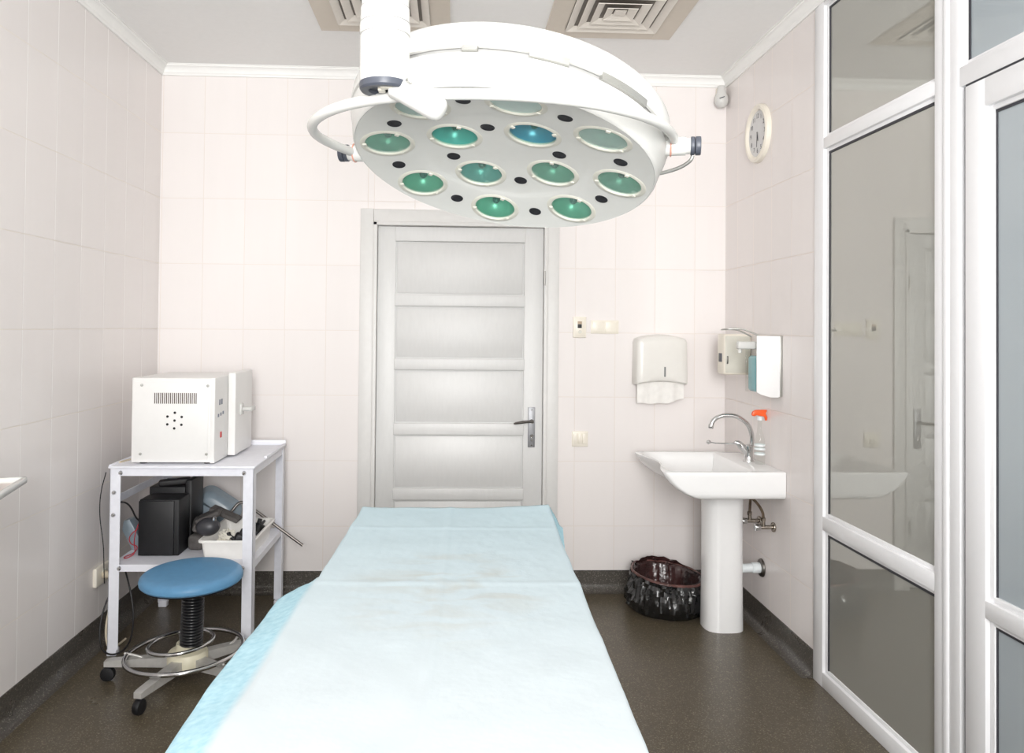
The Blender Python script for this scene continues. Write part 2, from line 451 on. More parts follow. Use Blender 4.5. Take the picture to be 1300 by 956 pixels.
struct(MB().bb(XR, XR+T, PY, YB+T, 0, ZC).build('wall_right', M['tile_right'], smooth=0), 'short tiled right wall behind the washbasin')
struct(MB().bb(XL-T, 4.2, YF-T, YF, 0, ZC).build('wall_front', M['ceiling'], smooth=0))
struct(MB().bb(4.1, 4.2, YF, YB+T, 0, ZC).build('wall_corridor', M['ceiling'], smooth=0))
struct(MB().bb(XR+T, 4.1, YB, YB+T, 0, ZC).build('wall_corridor_end', M['ceiling'], smooth=0))
struct(MB().bb(DX0-.2, DX1+.2, YB+T+.01, YB+T+.06, 0, DZ+.2).build('wall_behind_door', M['ceiling'], smooth=0))

# cornice mouldings (profile: distance from wall, z)
cp = [(0, ZC-.062), (.010, ZC-.062), (.012, ZC-.052), (.018, ZC-.046), (.020, ZC-.034), (.034, ZC-.016), (.044, ZC-.012), (.046, ZC-.004), (.054, ZC-.004), (.054, ZC), (0, ZC)]
def profile_run(prof, side):
    """side: which wall; prof runs the wall's whole length with mitred ends"""
    b = MB()
    if side == 'back':  L = [[(XL+d, YB-d, z) for d, z in prof], [(XR-d, YB-d, z) for d, z in prof]]
    if side == 'left':  L = [[(XL+d, YF, z) for d, z in prof], [(XL+d, YB-d, z) for d, z in prof]]
    if side == 'right': L = [[(XR-d, PY if prof is bp_ else YF, z) for d, z in prof], [(XR-d, YB-d, z) for d, z in prof]]
    if side == 'bl':    L = [[(XL+d, YB-d, z) for d, z in prof], [(-.58, YB-d, z) for d, z in prof]]
    if side == 'br':    L = [[(.655, YB-d, z) for d, z in prof], [(XR-d, YB-d, z) for d, z in prof]]
    return b.loft(L)
bp_ = [(0, .13), (.004, .13), (.005, .052)] + [(.005+.05*(1-cos(a)), .052-.05*sin(a)) for a in [i*pi/2/8 for i in range(1, 9)]] + [(.06, 0.0005), (0, .0005)]
for i, s_ in enumerate(('back', 'left', 'right')):
    struct(profile_run(cp, s_).build('trim_%d' % (i+1), M['cornice']), 'white cornice moulding along the %s wall' % s_)
struct(profile_run(bp_, 'left').build('baseboard_left', M['base']), 'dark coved vinyl skirting along the left wall')
struct(profile_run(bp_, 'right').build('baseboard_right', M['base']), 'dark coved vinyl skirting below the washbasin wall')
struct(profile_run(bp_, 'bl').build('baseboard_back_left', M['base']), 'dark coved vinyl skirting left of the door')
struct(profile_run(bp_, 'br').build('baseboard_back_right', M['base']), 'dark coved vinyl skirting right of the door')

# ------------------------------------------------------------------ BACK DOOR (door_1)
d = sroot('door_1', (.04, YB, 0), 'grey painted panelled door in the back wall')
cx0, cx1, cz = -.58, .655, 2.365
for a, b_ in ((cx0, -.5), (.585, cx1)):
    MB().bb(a, b_, YB-.022, YB+.02, 0, cz, .003).build('door_casing', M['casing'], d)
MB().bb(-.499, .584, YB-.020, YB+.02, 2.285, cz-.002, .003).build('door_casing', M['casing'], d)
fr = MB()
fr.bb(-.5, -.476, YB-.030, YB+.10, 0, 2.285, .003); fr.bb(.562, .585, YB-.030, YB+.10, 0, 2.285, .003); fr.bb(-.5, .585, YB-.030, YB+.10, 2.263, 2.286, .003)
fr.build('door_frame', M['casing'], d)
LX0, LX1, LZ = -.474, .560, 2.261
lf = MB(); lf.bb(LX0, LX1, YB+.028, YB+.06, .008, LZ)
lf.bb(LX0, -.362, YB+.010, YB+.03, .008, LZ, .003); lf.bb(.440, LX1, YB+.010, YB+.03, .008, LZ, .003)
rails = [(2.168, LZ), (1.764, 1.838), (1.368, 1.440), (.964, 1.038), (.561, .634), (.008, .235)]
for a, b_ in rails: lf.bb(-.368, .446, YB+.007, YB+.03, a, b_, .005, 3)
leaf = lf.build('door_leaf', M['doorpaint'], d)
for (a, _), (_, b_) in zip(rails, rails[1:]):
    MB().bb(-.354, .432, YB+.020, YB+.032, b_+.008, a-.008, .004).build('door_panel', M['doorpaint'], d)
h = MB(); h.bb(.470, .514, YB-.001, YB+.012, .892, 1.141, .003).build('handle_plate', M['plate_steel'], d, label='brushed steel handle plate')
k = MB(); k.cyl((.492, YB+.003, 1.056), (.492, YB-.045, 1.056), .011)
k.tube([(.500, YB-.045, 1.058), (.47, YB-.048, 1.057), (.43, YB-.047, 1.053), (.39, YB-.044, 1.046), (.378, YB-.042, 1.043)], [.010, .010, .011, .009, .005], seg=12, flat=.8)
k.build('door_handle', M['rod'], d, label='dark grey lever handle')
k = MB(); k.cyl((.493, YB+.002, .965), (.493, YB-.012, .965), .010); k.bb(.488, .498, YB-.006, YB+.002, .93, .962, .002); k.cyl((.493, YB+.002, 1.125), (.493, YB-.003, 1.125), .004); k.cyl((.493, YB+.002, .905), (.493, YB-.003, .905), .004)
k.build('lock_cylinder', M['chrome'], d)
for z in (1.9, .35): MB().cyl((.564, YB-.034, z), (.564, YB-.034, z+.09), .006).build('door_hinge', M['steel'], d)

# ------------------------------------------------------------------ GLAZED PARTITION on the right
GX = XR + .012
def pane_unit(root, y0, y1, z0, z1, pm):
    """one pane with gasket strips; the frame bars stand round it"""
    g = MB().bb(GX, GX+.016, y0, y1, z0, z1).build('glass_pane', pm, root, smooth=0)
    k = MB(); t = .010
    k.bb(GX-.004, GX+.004, y1-t, y1, z0, z1); k.bb(GX-.0045, GX+.004, y0, y1, z1-t, z1)
    k.build('gasket', M['gasket'], root, smooth=0)
def bar_v(root, y0, y1, z0, z1, name='frame_stile', proud=.008, bead=(1, 1)):
    b = MB(); b.bb(XR-proud, XR+.05, y0+.022*bead[0], y1-.022*bead[1], z0, z1, .004)
    for q, (a, b_) in enumerate(((y0, y0+.024), (y1-.024, y1))):
        if bead[q]: b.bb(XR-proud+.014, XR+.04, a, b_, z0, z1, .006)
    b.build(name, M['upvc'], root)
def bar_h(root, y0, y1, z0, z1, name='frame_rail', proud=.008, bead=(1, 1)):
    b = MB(); proud -= .0006; b.bb(XR-proud, XR+.05, y0, y1, z0+.018*bead[0], z1-.018*bead[1], .004)
    for q, (a, b_) in enumerate(((z0, z0+.02), (z1-.02, z1))):
        if bead[q]: b.bb(XR-proud+.014, XR+.04, y0, y1, a, b_, .006)
    b.build(name, M['upvc'], root)
def fixed_light(name, label, ya, yb, pm):
    """a fixed partition bay from ya (near) to yb (far): three panes stacked"""
    r = sroot(name, (XR, (ya+yb)/2, 0), label)
    bar_v(r, yb-.116, yb, 0, ZC-.06, bead=(1, 0)); bar_v(r, ya, ya+.075, 0, ZC-.06, bead=(0, 1))
    iy0, iy1 = ya+.073, yb-.114; jy0, jy1 = ya+.02, yb-.03
    bar_h(r, jy0, jy1, 0, .088, bead=(0, 1)); bar_h(r, jy0, jy1, .700, .800); bar_h(r, jy0, jy1, 2.461, 2.549); bar_h(r, jy0, jy1, ZC-.10, ZC-.06, bead=(1, 0))
    for z0, z1 in ((.086, .702), (.798, 2.463), (2.547, ZC-.095)): pane_unit(r, iy0, iy1, z0, z1, pm)
    return r
fixed_light('window_1', 'fixed white framed glazed partition bay next to the washbasin', 2.655, PY, M['pane'])
# vertical coupling post between the bay and the door
p = sroot('trim_4', (XR, 2.64, 0), 'white rounded coupling post between partition bay and glazed door')
b = MB(); b.bb(XR-.014, XR+.05, 2.622, 2.657, 0, ZC-.06, .012, 5); b.build('post', M['upvc'], p)
# glazed door with a light above it
g = sroot('door_2', (XR, 2.0, 0), 'white framed glazed door at the right edge')
DY1, DY0 = 2.624, 1.45
bar_v(g, DY1-.080, DY1, 0, ZC-.06, 'door_post', .008, (1, 0)); bar_v(g, DY0, DY0+.04, 0, ZC-.06, 'door_post', .008, (0, 0))
bar_h(g, DY0+.02, DY1-.03, 2.464, 2.552, 'transom', .008, (0, 1)); bar_h(g, DY0+.02, DY1-.03, ZC-.10, ZC-.06, 'head_rail', .008, (1, 0))
pane_unit(g, DY0+.04, DY1-.078, 2.550, ZC-.095, M['pane_blue'])
ly0, ly1 = DY0+.045, DY1-.089
bar_v(g, ly1-.122, ly1, .01, 2.456, 'leaf_stile', .012, (1, 0)); bar_v(g, ly0, ly0+.122, .01, 2.456, 'leaf_stile', .012, (0, 1))
bar_h(g, ly0+.03, ly1-.03, 2.345, 2.456, 'leaf_rail', .012, (1, 0)); bar_h(g, ly0+.03, ly1-.03, .706, .800, 'leaf_rail', .012); bar_h(g, ly0+.03, ly1-.03, .01, .12, 'leaf_rail', .012, (0, 1))
for z0, z1 in ((.798, 2.347), (.118, .708)): pane_unit(g, ly0+.118, ly1-.118, z0, z1, M['pane_blue'])
k = MB(); k.bb(XR-.005, XR+.02, 2.536, 2.546, 0, 2.458); k.bb(XR-.005, XR+.02, DY0+.04, 2.54, 2.454, 2.466)
k.build('door_seal', M['gasket'], g, smooth=0)
k = MB(); k.cyl((XR-.01, ly0+.06, 1.08), (XR-.085, ly0+.06, 1.08), .010); k.tube([(XR-.085, ly0+.05, 1.08), (XR-.088, ly0+.12, 1.08), (XR-.085, ly0+.18, 1.077)], .010)
k.build('door_handle', M['upvc'], g)
fixed_light('window_2', 'fixed glazed partition bay beyond the glazed door', -.1, DY0, M['pane'])
fixed_light('window_3', 'last glazed partition bay', YF, -.1, M['pane'])
for q, (ya, yb) in enumerate(((YF, PY),)):
    struct(MB().bb(XR-.008, XR+T, ya, yb, ZC-.062, ZC).build('trim_5', M['upvc']), 'white head member above the glazed partition')

# ------------------------------------------------------------------ CEILING VENTS
def make_vent(cx_, cy_, label):
    W = .345
    r = thing('ceiling_vent', label, 'vent', (cx_, cy_, ZC), 'square ceiling diffusers')
    i = .242
    f = MB()
    for x0, x1, y0, y1 in ((-W, -i, -W, W), (i, W, -W, W), (-i, i, -W, -i), (-i, i, i, W)): f.bb(cx_+x0, cx_+x1, cy_+y0, cy_+y1, ZC-.012, ZC, .0015)
    f.build('frame', M['beige'], r, smooth=0)
    MB().bb(cx_-i, cx_+i, cy_-i, cy_+i, ZC-.002, ZC).build('backing', M['duct'], r, smooth=0)
    for k in range(4):
        o = i - k*.055; n_ = o-.040; l = MB()
        zo, zi = ZC-.019, ZC-.003
        A = [(-o, -o), (o, -o), (o, o), (-o, o)]; Bq = [(-n_, -n_), (n_, -n_), (n_, n_), (-n_, n_)]
        th = .003
        l.loft([[(cx_+x, cy_+y, zo) for x, y in A], [(cx_+x, cy_+y, zi) for x, y in Bq], [(cx_+x*(1-.0), cy_+y, zi-th) for x, y in Bq], [(cx_+x*.985, cy_+y*.985, zo-th) for x, y in A], [(cx_+x, cy_+y, zo) for x, y in A]], False, False)
        l.build('louvre', M['louvre'], r, smooth=0)
    MB().bb(cx_-.030, cx_+.030, cy_-.030, cy_+.030, ZC-.014, ZC-.008, .002).build('centre_plate', M['louvre'], r, smooth=0)
    return r
v1 = make_vent(-.378, 3.852, 'beige square ceiling vent behind the white lamp column')
dup(v1, (.818, 3.862, ZC), 'beige square ceiling vent above right side of lamp head')

# ------------------------------------------------------------------ OPERATING LAMP
LC = Vector((.122, 1.95, 2.0476)); LN = Vector((-.1553, -.2295, -.9608)).normalized()
E1 = Vector((.9879, -.0361, -.1511)); E1 = (E1-LN*E1.dot(LN)).normalized(); E2 = LN.cross(E1)
if E2.y < 0: E2 = -E2
def lp(x, y, h): return LC + E1*x + E2*y + LN*h      # h along the beam direction
def lpolar(r, a, h): return lp(r*cos(a), r*sin(a), h)
fz = lambda r: .30*(r*r-.0868) - .002*max(0, min(1, (.226-r)/.02))
lamp = thing('surgical_lamp', 'large round white operating lamp hanging from the ceiling', 'lamp', (-.135, 1.5, ZC))
def lathe_lamp(prof, seg=96):
    b = MB(); b.lathe([(r, h) for r, h in prof], LC, LN, seg, cap=False); return b
# housing: lower shell, groove, upper cover
R0 = .394
face_prof = [(r, fz(r)) for r in (0, .05, .1, .14, .18, .205, .21, .215, .220, .225, .226, .26, .2946, .33, .36, .372)]
rim = [(.3735, fz(.372)+.0005), (.3765, .0140), (.379, .010), (.3805, .004), (.388, -.025), (.3935, -.040), (.396, -.050), (.392, -.053)]
shell = lathe_lamp([(.366, fz(.372)-.008), (.3715, fz(.372)-.001)] + rim + [(.386, -.054), (.352, -.05)], 128)
shell.build('lower_housing', M['white'], lamp)
up = lathe_lamp([(.392, -.062), (.398, -.063), (.400, -.068), (.400, -.100), (.397, -.116), (.388, -.128), (.37, -.138), (.30, -.165), (.2, -.188), (.1, -.198), (0, -.2)], 128)
up.build('upper_cover', M['white'], lamp)
lathe_lamp([(.388, -.050), (.3895, -.066), (.35, -.066)], 96).build('groove_band', M['seam'], lamp)
# face with holes
a0o, a0i, a0v, a0w = -2.3337, -2.7242, -1.9465, -1.9408
spots = [(.2946, a0o+i*pi/4) for i in range(8)] + [(.1409, a0i+i*pi/2) for i in range(4)]
vents = [(.2942, a0v+i*pi/4) for i in range(8)] + [(.1405, a0w+i*pi/2) for i in range(4)]
def local_frame(r, a):
    """frame on the concave face: origin, tangents, outward normal"""
    dz = 2*.30*r
    rad = E1*cos(a)+E2*sin(a); tan = -E1*sin(a)+E2*cos(a)
    n = (LN - rad*dz).normalized(); tr = tan.cross(n)
    return lpolar(r, a, fz(r)), tr, tan, n
fb = lathe_lamp(face_prof + [(.372, fz(.372)-.010)] + [(r, fz(r)-.010) for r in (.36, .33, .2946, .26, .22, .18, .14, .1, .05, 0)], 96)
face_me = fb.mesh(0)
face_o = bpy.data.objects.new('lamp_face', face_me); COL.objects.link(face_o)
cut = MB()
RL = .0575
for r, a in spots:
    o, u, v, n = local_frame(r, a); cut.cyl(o-n*.03, o+n*.03, RL, seg=40)
cut_o = bpy.data.objects.new('cut', cut.mesh(0)); COL.objects.link(cut_o)
bo = face_o.modifiers.new('b', 'BOOLEAN'); bo.object = cut_o; bo.operation = 'DIFFERENCE'; bo.solver = 'EXACT'
me = bpy.data.meshes.new_from_object(face_o.evaluated_get(bpy.context.evaluated_depsgraph_get()))
bpy.data.objects.remove(face_o); bpy.data.objects.remove(cut_o)
me.materials.clear()
for p_ in me.polygons: p_.use_smooth = False
bmx = bmesh.new(); bmx.from_mesh(me)
for f in bmx.faces: f.smooth = True
for e in bmx.edges:
    if len(e.link_faces) == 2 and e.calc_face_angle(0) > radians(30): e.smooth = False
bmx.to_mesh(me); bmx.free()
place('lamp_face', me, M['lampface'], lamp, 'pale grey-white perforated underside')
tints = ['teal', 'teal', 'green', 'green', 'green', 'green', 'green', 'green', 'teal', 'blue', 'green', 'teal']
for i, (r, a) in enumerate(spots):
    o, u, v, n = local_frame(r, a)
    bowl = MB().lathe([(.0568, -.006), (.0568, -.012), (.054, -.024), (.048, -.037), (.038, -.050), (.025, -.058), (.012, -.062), (0, -.063)], o, n, 40, cap=False)
    bo = bowl.build('reflector', M['reflector_'+tints[i]], lamp, 60, label=tints[i]+' reflector bowl')
    ring = MB().lathe([(.0565, -.004), (.0565, .0015), (.0585, .0030), (.0665, .0030), (.069, .0015), (.0695, -.001)], o, n, 48, cap=False)
    for q in range(3):
        an = .4+q*2*pi/3+i*.7
        ring.box(o+(u*cos(an)+v*sin(an))*.0575+n*.0035, (.011, .011, .004), frame((0, 0, 0), u*cos(an)+v*sin(an), n.cross(u*cos(an)+v*sin(an)), n).to_3x3(), .0015)
    ring.build('lens_ring', M['ivory'], bo)
    bl = MB().lathe([(0, -.016), (.006, -.018), (.010, -.024), (.011, -.034), (.008, -.046), (.008, -.06)], o, n, 16); bl.build('bulb', M['filament'], bo)
    ln_ = MB().lathe([(0, -.001), (.0566, -.001), (.0566, .001), (0, .001)], o-n*.0025, n, 40, cap=False).build('lens', M['lens_faint_sheen' if i in (8, 9) else 'lens'], bo)
for r, a in vents:
    o, u, v, n = local_frame(r, a); o = o
    MB().lathe([(0, .0012), (.014, .0012), (.0162, .0022), (.0172, .0012), (.0175, -.003)], o, n, 28).build('vent_mesh', M['mesh'], lamp)
# steel clips round the groove
for a0, a1, hh in ((-107.4, -102.8, .012), (-87.4, -75.4, .016), (-64.2, -44.5, .016)):
    n_ = max(2, int(abs(a1-a0)/2)); L = []
    for q in range(n_+1):
        a = radians(a0+(a1-a0)*q/n_)
        L.append([lpolar(.393, a, -.051), lpolar(.4035, a, -.051), lpolar(.4045, a, -.051-hh), lpolar(.393, a, -.051-hh)])
    MB().loft(L).build('cover_clip', M['steel'], lamp)
# yoke: horizontal half hoop from pivot to pivot passing in front of the head
PR = LC - LN*.06 + E1*(.40*cos(radians(-16))) + E2*(.40*sin(radians(-16)))
PL = LC + E1*(.405*cos(radians(168))) + E2*(.405*sin(radians(168)))
ax = (PR-PL).normalized()
hoop = [(.522, 1.835, 2.083), (.498, 1.765, 2.082), (.447, 1.672, 2.081), (.389, 1.608, 2.081), (.320, 1.558, 2.081), (.255, 1.523, 2.081), (.185, 1.500, 2.081), (.085, 1.482, 2.081), (-.04, 1.490, 2.081), (-.115, 1.512, 2.081),
        (-.185, 1.548, 2.081), (-.245, 1.600, 2.081), (-.290, 1.665, 2.081), (-.318, 1.735, 2.081), (-.327, 1.800, 2.082), (-.322, 1.870, 2.083), (-.300, 1.950, 2.085), (-.276, 2.015, 2.087), (-.262, 2.045, 2.088)]
MB().tube(hoop, .0112, seg=16, smooth=2).build('yoke_hoop', M['white'], lamp)
for P, sgn in ((PR, 1), (PL, -1)):
    A = ax*sgn; q = .018 if sgn > 0 else -.022
    b = MB(); b.cyl(P-A*.03, P+A*(.020+q), .023, .022, 32); b.cyl(P+A*(.016+q), P+A*(.036+q), .019, .019, 32); b.build('pivot_boss', M['white'], lamp)
    b = MB(); b.cyl(P+A*(.031+q), P+A*(.041+q), .022, seg=32, bev=.002); b.cyl(P+A*(.042+q), P+A*(.055+q), .0225, seg=32, bev=.002); b.build('pivot_cap', M['dkgrey'], lamp, label='dark grey pivot cap')
    b = MB(); b.lathe([(.0232, 0), (.0248, .001), (.0248, .003), (.0232, .004)], P-A*(.004-q*.3), A, 32, cap=False); b.build('pivot_seal', M['seal'], lamp)
b = MB(); b.tube([PR+Vector((.055, -.005, -.022)), PR+Vector((.052, -.002, -.034)), PR+Vector((.03, .02, -.048)), PR+Vector((-.01, .05, -.056)), PR+Vector((-.05, .08, -.058))], .0045, smooth=2); b.build('cable', M['steel'], lamp)
# vertical column and its elbow
ax_, ay_ = -.137, 1.5
col = MB(); col.lathe([(.0455, 2.245), (.0455, ZC-.03)], (ax_, ay_, 0), (0, 0, 1), 48); col.build('column', M['white'], lamp)
col = MB(); col.lathe([(.0475, 2.098), (.0478, 2.19), (.0468, 2.1915), (.0468, 2.193), (.0482, 2.1945), (.0482, 2.214), (.0465, 2.2155), (.0465, 2.217), (.0472, 2.218), (.0468, 2.244), (.0445, 2.246)], (ax_, ay_, 0), (0, 0, 1), 48); col.build('column_sleeve', M['white'], lamp)
b = MB()
for z_, r_ in ((2.1915, .0472), (2.2155, .0470), (2.2445, .0462)): b.lathe([(r_, z_), (r_+.0004, z_+.0004), (r_+.0004, z_+.0014), (r_, z_+.0018)], (ax_, ay_, 0), (0, 0, 1), 48, cap=False)
b.build('column_seam', M['seam'], lamp)
MB().lathe([(.11, ZC-.012), (.11, ZC-.001)], (ax_, ay_, 0), (0, 0, 1), 48).build('ceiling_plate', M['white'], lamp)
MB().lathe([(.046, ZC-.04), (.075, ZC-.03), (.085, ZC-.012)], (ax_, ay_, 0), (0, 0, 1), 48).build('canopy', M['white'], lamp)
b = MB(); b.lathe([(.0472, 2.104), (.0480, 2.098), (.0474, 2.090), (.044, 2.086), (.030, 2.087), (.028, 2.094)], (ax_, ay_, 0), (0, 0, 1), 48, cap=False); b.lathe([(0, 2.0935), (.030, 2.0935)], (ax_, ay_, 0), (0, 0, 1), 32, cap=False)
b.build('column_end_cap', M['dkgrey'], lamp, label='dark grey open end cap')
b = MB(); b.bb(ax_-.006, ax_+.018, ay_-.03, ay_-.012, 2.086, 2.094, .002); b.bb(ax_-.012, ax_+.002, ay_-.012, ay_+.01, 2.0855, 2.094, .002); b.build('cap_screw', M['cream'], lamp)
P0, P1 = Vector((-.142, 1.50, 2.112)), Vector((-.040, 1.478, 2.052))
A = (P1-P0).normalized()
b = MB(); b.lathe([(.0235, .03), (.0245, .115), (.0245, .122), (.023, .130), (.019, .137), (.012, .141), (0, .142)], P0, A, 36); b.build('elbow_joint', M['white'], lamp)
b = MB(); b.bb(-.088, -.082, 1.452, 1.462, 2.09, 2.104, .002); b.cyl((-.09, 1.462, 2.098), (-.085, 1.45, 2.096), .005); b.build('elbow_screw', M['steel'], lamp)

# ------------------------------------------------------------------ OPERATING TABLE AND DRAPE
TA = radians(-1.6)                     # the table is turned a little
TC = Vector((-.012, 1.95, 0))
def tb(x, y, z): return Vector((TC.x + x*cos(TA) - y*sin(TA), TC.y + x*sin(TA) + y*cos(TA), z))
ot = thing('operating_table', 'padded operating table hidden under the pale blue sheet', 'operating table', tuple(TC))
rotT = Matrix.Rotation(TA, 3, 'Z')
MB().box(tb(0, 0, .905), (.66, 1.96, .07), rotT, .025, 4).build('table_pad', M['leather'], ot)
MB().box(tb(0, 0, .855), (.56, 1.9, .03), rotT, .004).build('table_frame', M['steel'], ot)
MB().box(tb(0, .05, .49), (.26, .34, .70), rotT, .02, 3).build('column', M['white'], ot)
MB().box(tb(0, .05, .095), (.46, 1.15, .10), rotT, .03, 3).build('base', M['white'], ot)
for sx in (-.16, .16):
    for sy in (-.45, .55):
        MB().cyl(tb(sx-.012, sy, .035), tb(sx+.012, sy, .035), .0345, seg=24).build('caster', M['black'], ot)
def drape():
    w2, L0, L1 = .352, -1.02, 1.02
    hs, he = .30, .16                   # side and end overhangs
    nu, nv = 150, 190
    bm = bmesh.new(); uvl = bm.loops.layers.uv.new('uv')
    uv = {}
    rows = []
    for j in range(nv+1):
        v = (L0-he) + (L1-L0+2*he)*j/nv; row = []
        for i in range(nu+1):
            u = -(w2+hs) + 2*(w2+hs)*i/nu
            vv = v - L0
            du = max(0, abs(u)-w2); dv = max(0, v-L1, L0-v); sg = 1 if u > 0 else -1
            x = max(-w2, min(w2, u)); y = max(L0, min(L1, v)); z = .953
            # far-end outline wavers a little
            if du > 0 or dv > 0:
                # left side runs out over the arm-board rail before it falls
                f = 0
                if u < 0:
                    f = 1 if v < .10 else max(0, 1-(v-.10)/.10)
                    f = f*f*(3-2*f)
                flat_w = .092*f
                a = min(du, flat_w); rest = du-a
                x += sg*(a + .018*(1-math.exp(-rest*14)) + .05*rest)
                z -= .30*a + rest*.985
                y += (1 if v > 0 else -1)*(.012*(1-math.exp(-dv*16)) + .04*dv)
                z -= dv*.98
                m_ = min(du, dv)
                if m_ > 0:              # corner fold stands out
                    k_ = (1.0 if u > 0 else .35)
                    z += m_*.98*1.0
                    x += sg*m_*.26*k_; y += m_*.25*(1 if v > 0 else -1)
                    z -= m_*.10
            p = Vector((u*1.0, v, 0))
            amp = .0022 if du == 0 and dv == 0 else .006
            z += amp*noise.noise(Vector((u*7+3, v*5, 0))) + amp*.8*noise.noise(Vector((u*16, v*9, 4))) + .0007*noise.noise(Vector((u*45, v*30, 1)))
            # lengthwise and cross fold creases
            z += .0022*math.exp(-((u+.02)/.012)**2) + .002*math.exp(-((v-.15)/.012)**2) + .002*math.exp(-((v-.72)/.012)**2)
            # raised far right corner
            z += .016*max(0, (u/w2))**2*max(0, (v-.75)/.27)**2*(1 if dv == 0 else 1)
            if u > 0 and du > 0: x += .006*sin(v*9)*min(1, du*8)
            if u < 0 and du > 0: x += .006*sin(v*7+1)*min(1, du*8)
            if dv > 0: y += .006*sin(u*14)*min(1, dv*8)
            q = tb(x, y, z); vert = bm.verts.new(q); uv[vert] = (u, vv); row.append(vert)
        rows.append(row)
    for j in range(nv):
        for i in range(nu):
            f = bm.faces.new([rows[j][i], rows[j][i+1], rows[j+1][i+1], rows[j+1][i]]); f.smooth = True
            for l in f.loops: l[uvl].uv = uv[l.vert]
    me = bpy.data.meshes.new('surgical_drape'); bm.to_mesh(me); bm.free()
    return me
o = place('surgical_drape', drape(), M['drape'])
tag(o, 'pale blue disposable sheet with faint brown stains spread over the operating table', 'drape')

# ------------------------------------------------------------------ EQUIPMENT CART
CX0, CX1, CY0, CY1, CZ = -1.688, -.985, 3.945, 4.66, .934
cart = thing('equipment_cart', 'white metal shelf table standing in the left corner', 'table', ((CX0+CX1)/2, (CY0+CY1)/2, 0))
lw = .052
for sx, x in ((1, CX0), (-1, CX1)):
    for sy, y in ((1, CY0), (-1, CY1)):
        b = MB(); b.bb(x, x+sx*lw, y, y+sy*.004, .03, CZ-.012, .001); b.bb(x, x+sx*.004, y, y+sy*lw, .03, CZ-.012, .001)
        L = b.build('leg', M['cartmetal'], cart, smooth=0)
        MB().bb(x-sx*.002, x+sx*(lw*.85), y-sy*.002, y+sy*(lw*.8), 0, .034, .004).build('foot', M['cartmetal'], L)
b = MB(); b.bb(CX0-.006, CX1+.006, CY0-.008, CY1+.006, CZ-.012, CZ, .003)
b.bb(CX0-.006, CX1+.006, CY1-.008, CY1+.006, CZ-.012, CZ+.028, .003); b.bb(CX0-.006, CX0+.004, CY0, CY1, CZ-.012, CZ+.006, .002); b.bb(CX1-.010, CX1+.006, CY0+.25, CY1, CZ-.012, CZ+.010, .003)
b.build('table_top', M['cartmetal'], cart)
MB().bb(CX0+.004, CX1-.004, CY0+.004, CY0+.008, CZ-.050, CZ-.013, .001).build('front_rail', M['cartmetal'], cart, smooth=0)
MB().bb(CX0+.004, CX1-.004, CY1-.008, CY1-.004, CZ-.050, CZ-.013, .001).build('back_rail', M['cartmetal'], cart, smooth=0)
for x in (CX0+.006, CX1-.006):
    MB().bb(x-.002, x+.002, CY0+.008, CY1-.008, CZ-.050, CZ-.013, .0008).build('side_rail', M['cartmetal'], cart, smooth=0)
MB().bb(CX0+.004, CX0+.010, CY0+.02, CY1-.01, .735, .775, .002).build('brace', M['cartmetal'], cart, smooth=0)
b = MB(); b.bb(CX0+.006, CX1-.006, CY0+.006, CY1-.006, .440, .446); b.bb(CX0+.005, CX1-.005, CY0+.005, CY0+.009, .412, .447, .001); b.bb(CX0+.005, CX1-.005, CY1-.009, CY1-.005, .412, .447, .001)
b.bb(CX0+.005, CX0+.009, CY0+.005, CY1-.005, .412, .447, .001); b.bb(CX1-.009, CX1-.005, CY0+.005, CY1-.005, .412, .447, .001)
b.build('shelf', M['cartmetal'], cart, smooth=0)
for x, z in ((CX0+.052, .900), (CX1-.048, .900), (CX0+.022, .803), (CX0+.020, .692), (CX0+.052, .430), (CX1-.048, .430)):
    MB().lathe([(.011, 0), (.0105, .004), (.006, .009), (0, .010)], (x, CY0-.0005, z), (0, -1, 0), 20).build('bolt', M['chrome'], cart)

# ------------------------------------------------------------------ STERILIZER OVEN ON THE CART
OX0, OX1, OY0, OY1, OZ0, OZ1 = -1.600, -1.196, 3.975, 4.50, .946, 1.368
oven = thing('sterilizer_oven', 'white box-shaped sterilizer oven on top of the metal cart', 'sterilizer', ((OX0+OX1)/2, (OY0+OY1)/2, CZ))
MB().bb(OX0, OX1-.012, OY0, OY1, OZ0, OZ1, .006, 3).build('cabinet', M['ovenwhite'], oven)
MB().bb(OX0+.016, OX1-.026, OY0-.003, OY0+.004, OZ0+.016, OZ1-.018, .002).build('side_panel', M['ovenwhite'], oven)
MB().bb(OX1-.016, OX1+.006, OY0-.001, OY0+.23, OZ0-.003, OZ1+.002, .004, 3).build('control_panel', M['ovenwhite'], oven)
dr = MB().bb(OX1+.004, OX1+.044, OY0+.232, OY1+.05, OZ0-.001, OZ1+.014, .005, 3).build('oven_door', M['ovenwhite'], oven)
b = MB(); b.bb(OX1+.043, OX1+.056, OY0+.31, OY0+.36, 1.15, 1.21, .004); b.cyl((OX1+.05, OY0+.335, 1.18), (OX1+.10, OY0+.335, 1.18), .012, seg=16, bev=.003); b.bb(OX1+.09, OX1+.105, OY0+.33, OY0+.42, 1.168, 1.192, .004)
b.build('door_latch', M['white'], dr)
for i in range(22):
    x = -1.488 + i*.0097
    MB().bb(x, x+.0042, OY0-.0042, OY0-.002, 1.240, 1.294).build('vent_slot', M['slot'], oven, smooth=0)
for x, z in ((-1.386, 1.195), (-1.422, 1.176), (-1.352, 1.174), (-1.387, 1.156), (-1.422, 1.137), (-1.353, 1.135), (-1.388, 1.117)):
    MB().lathe([(0, 0), (.0062, 0), (.0062, -.004)], (x, OY0-.0045, z), (0, -1, 0), 18).build('vent_hole', M['black'], oven)
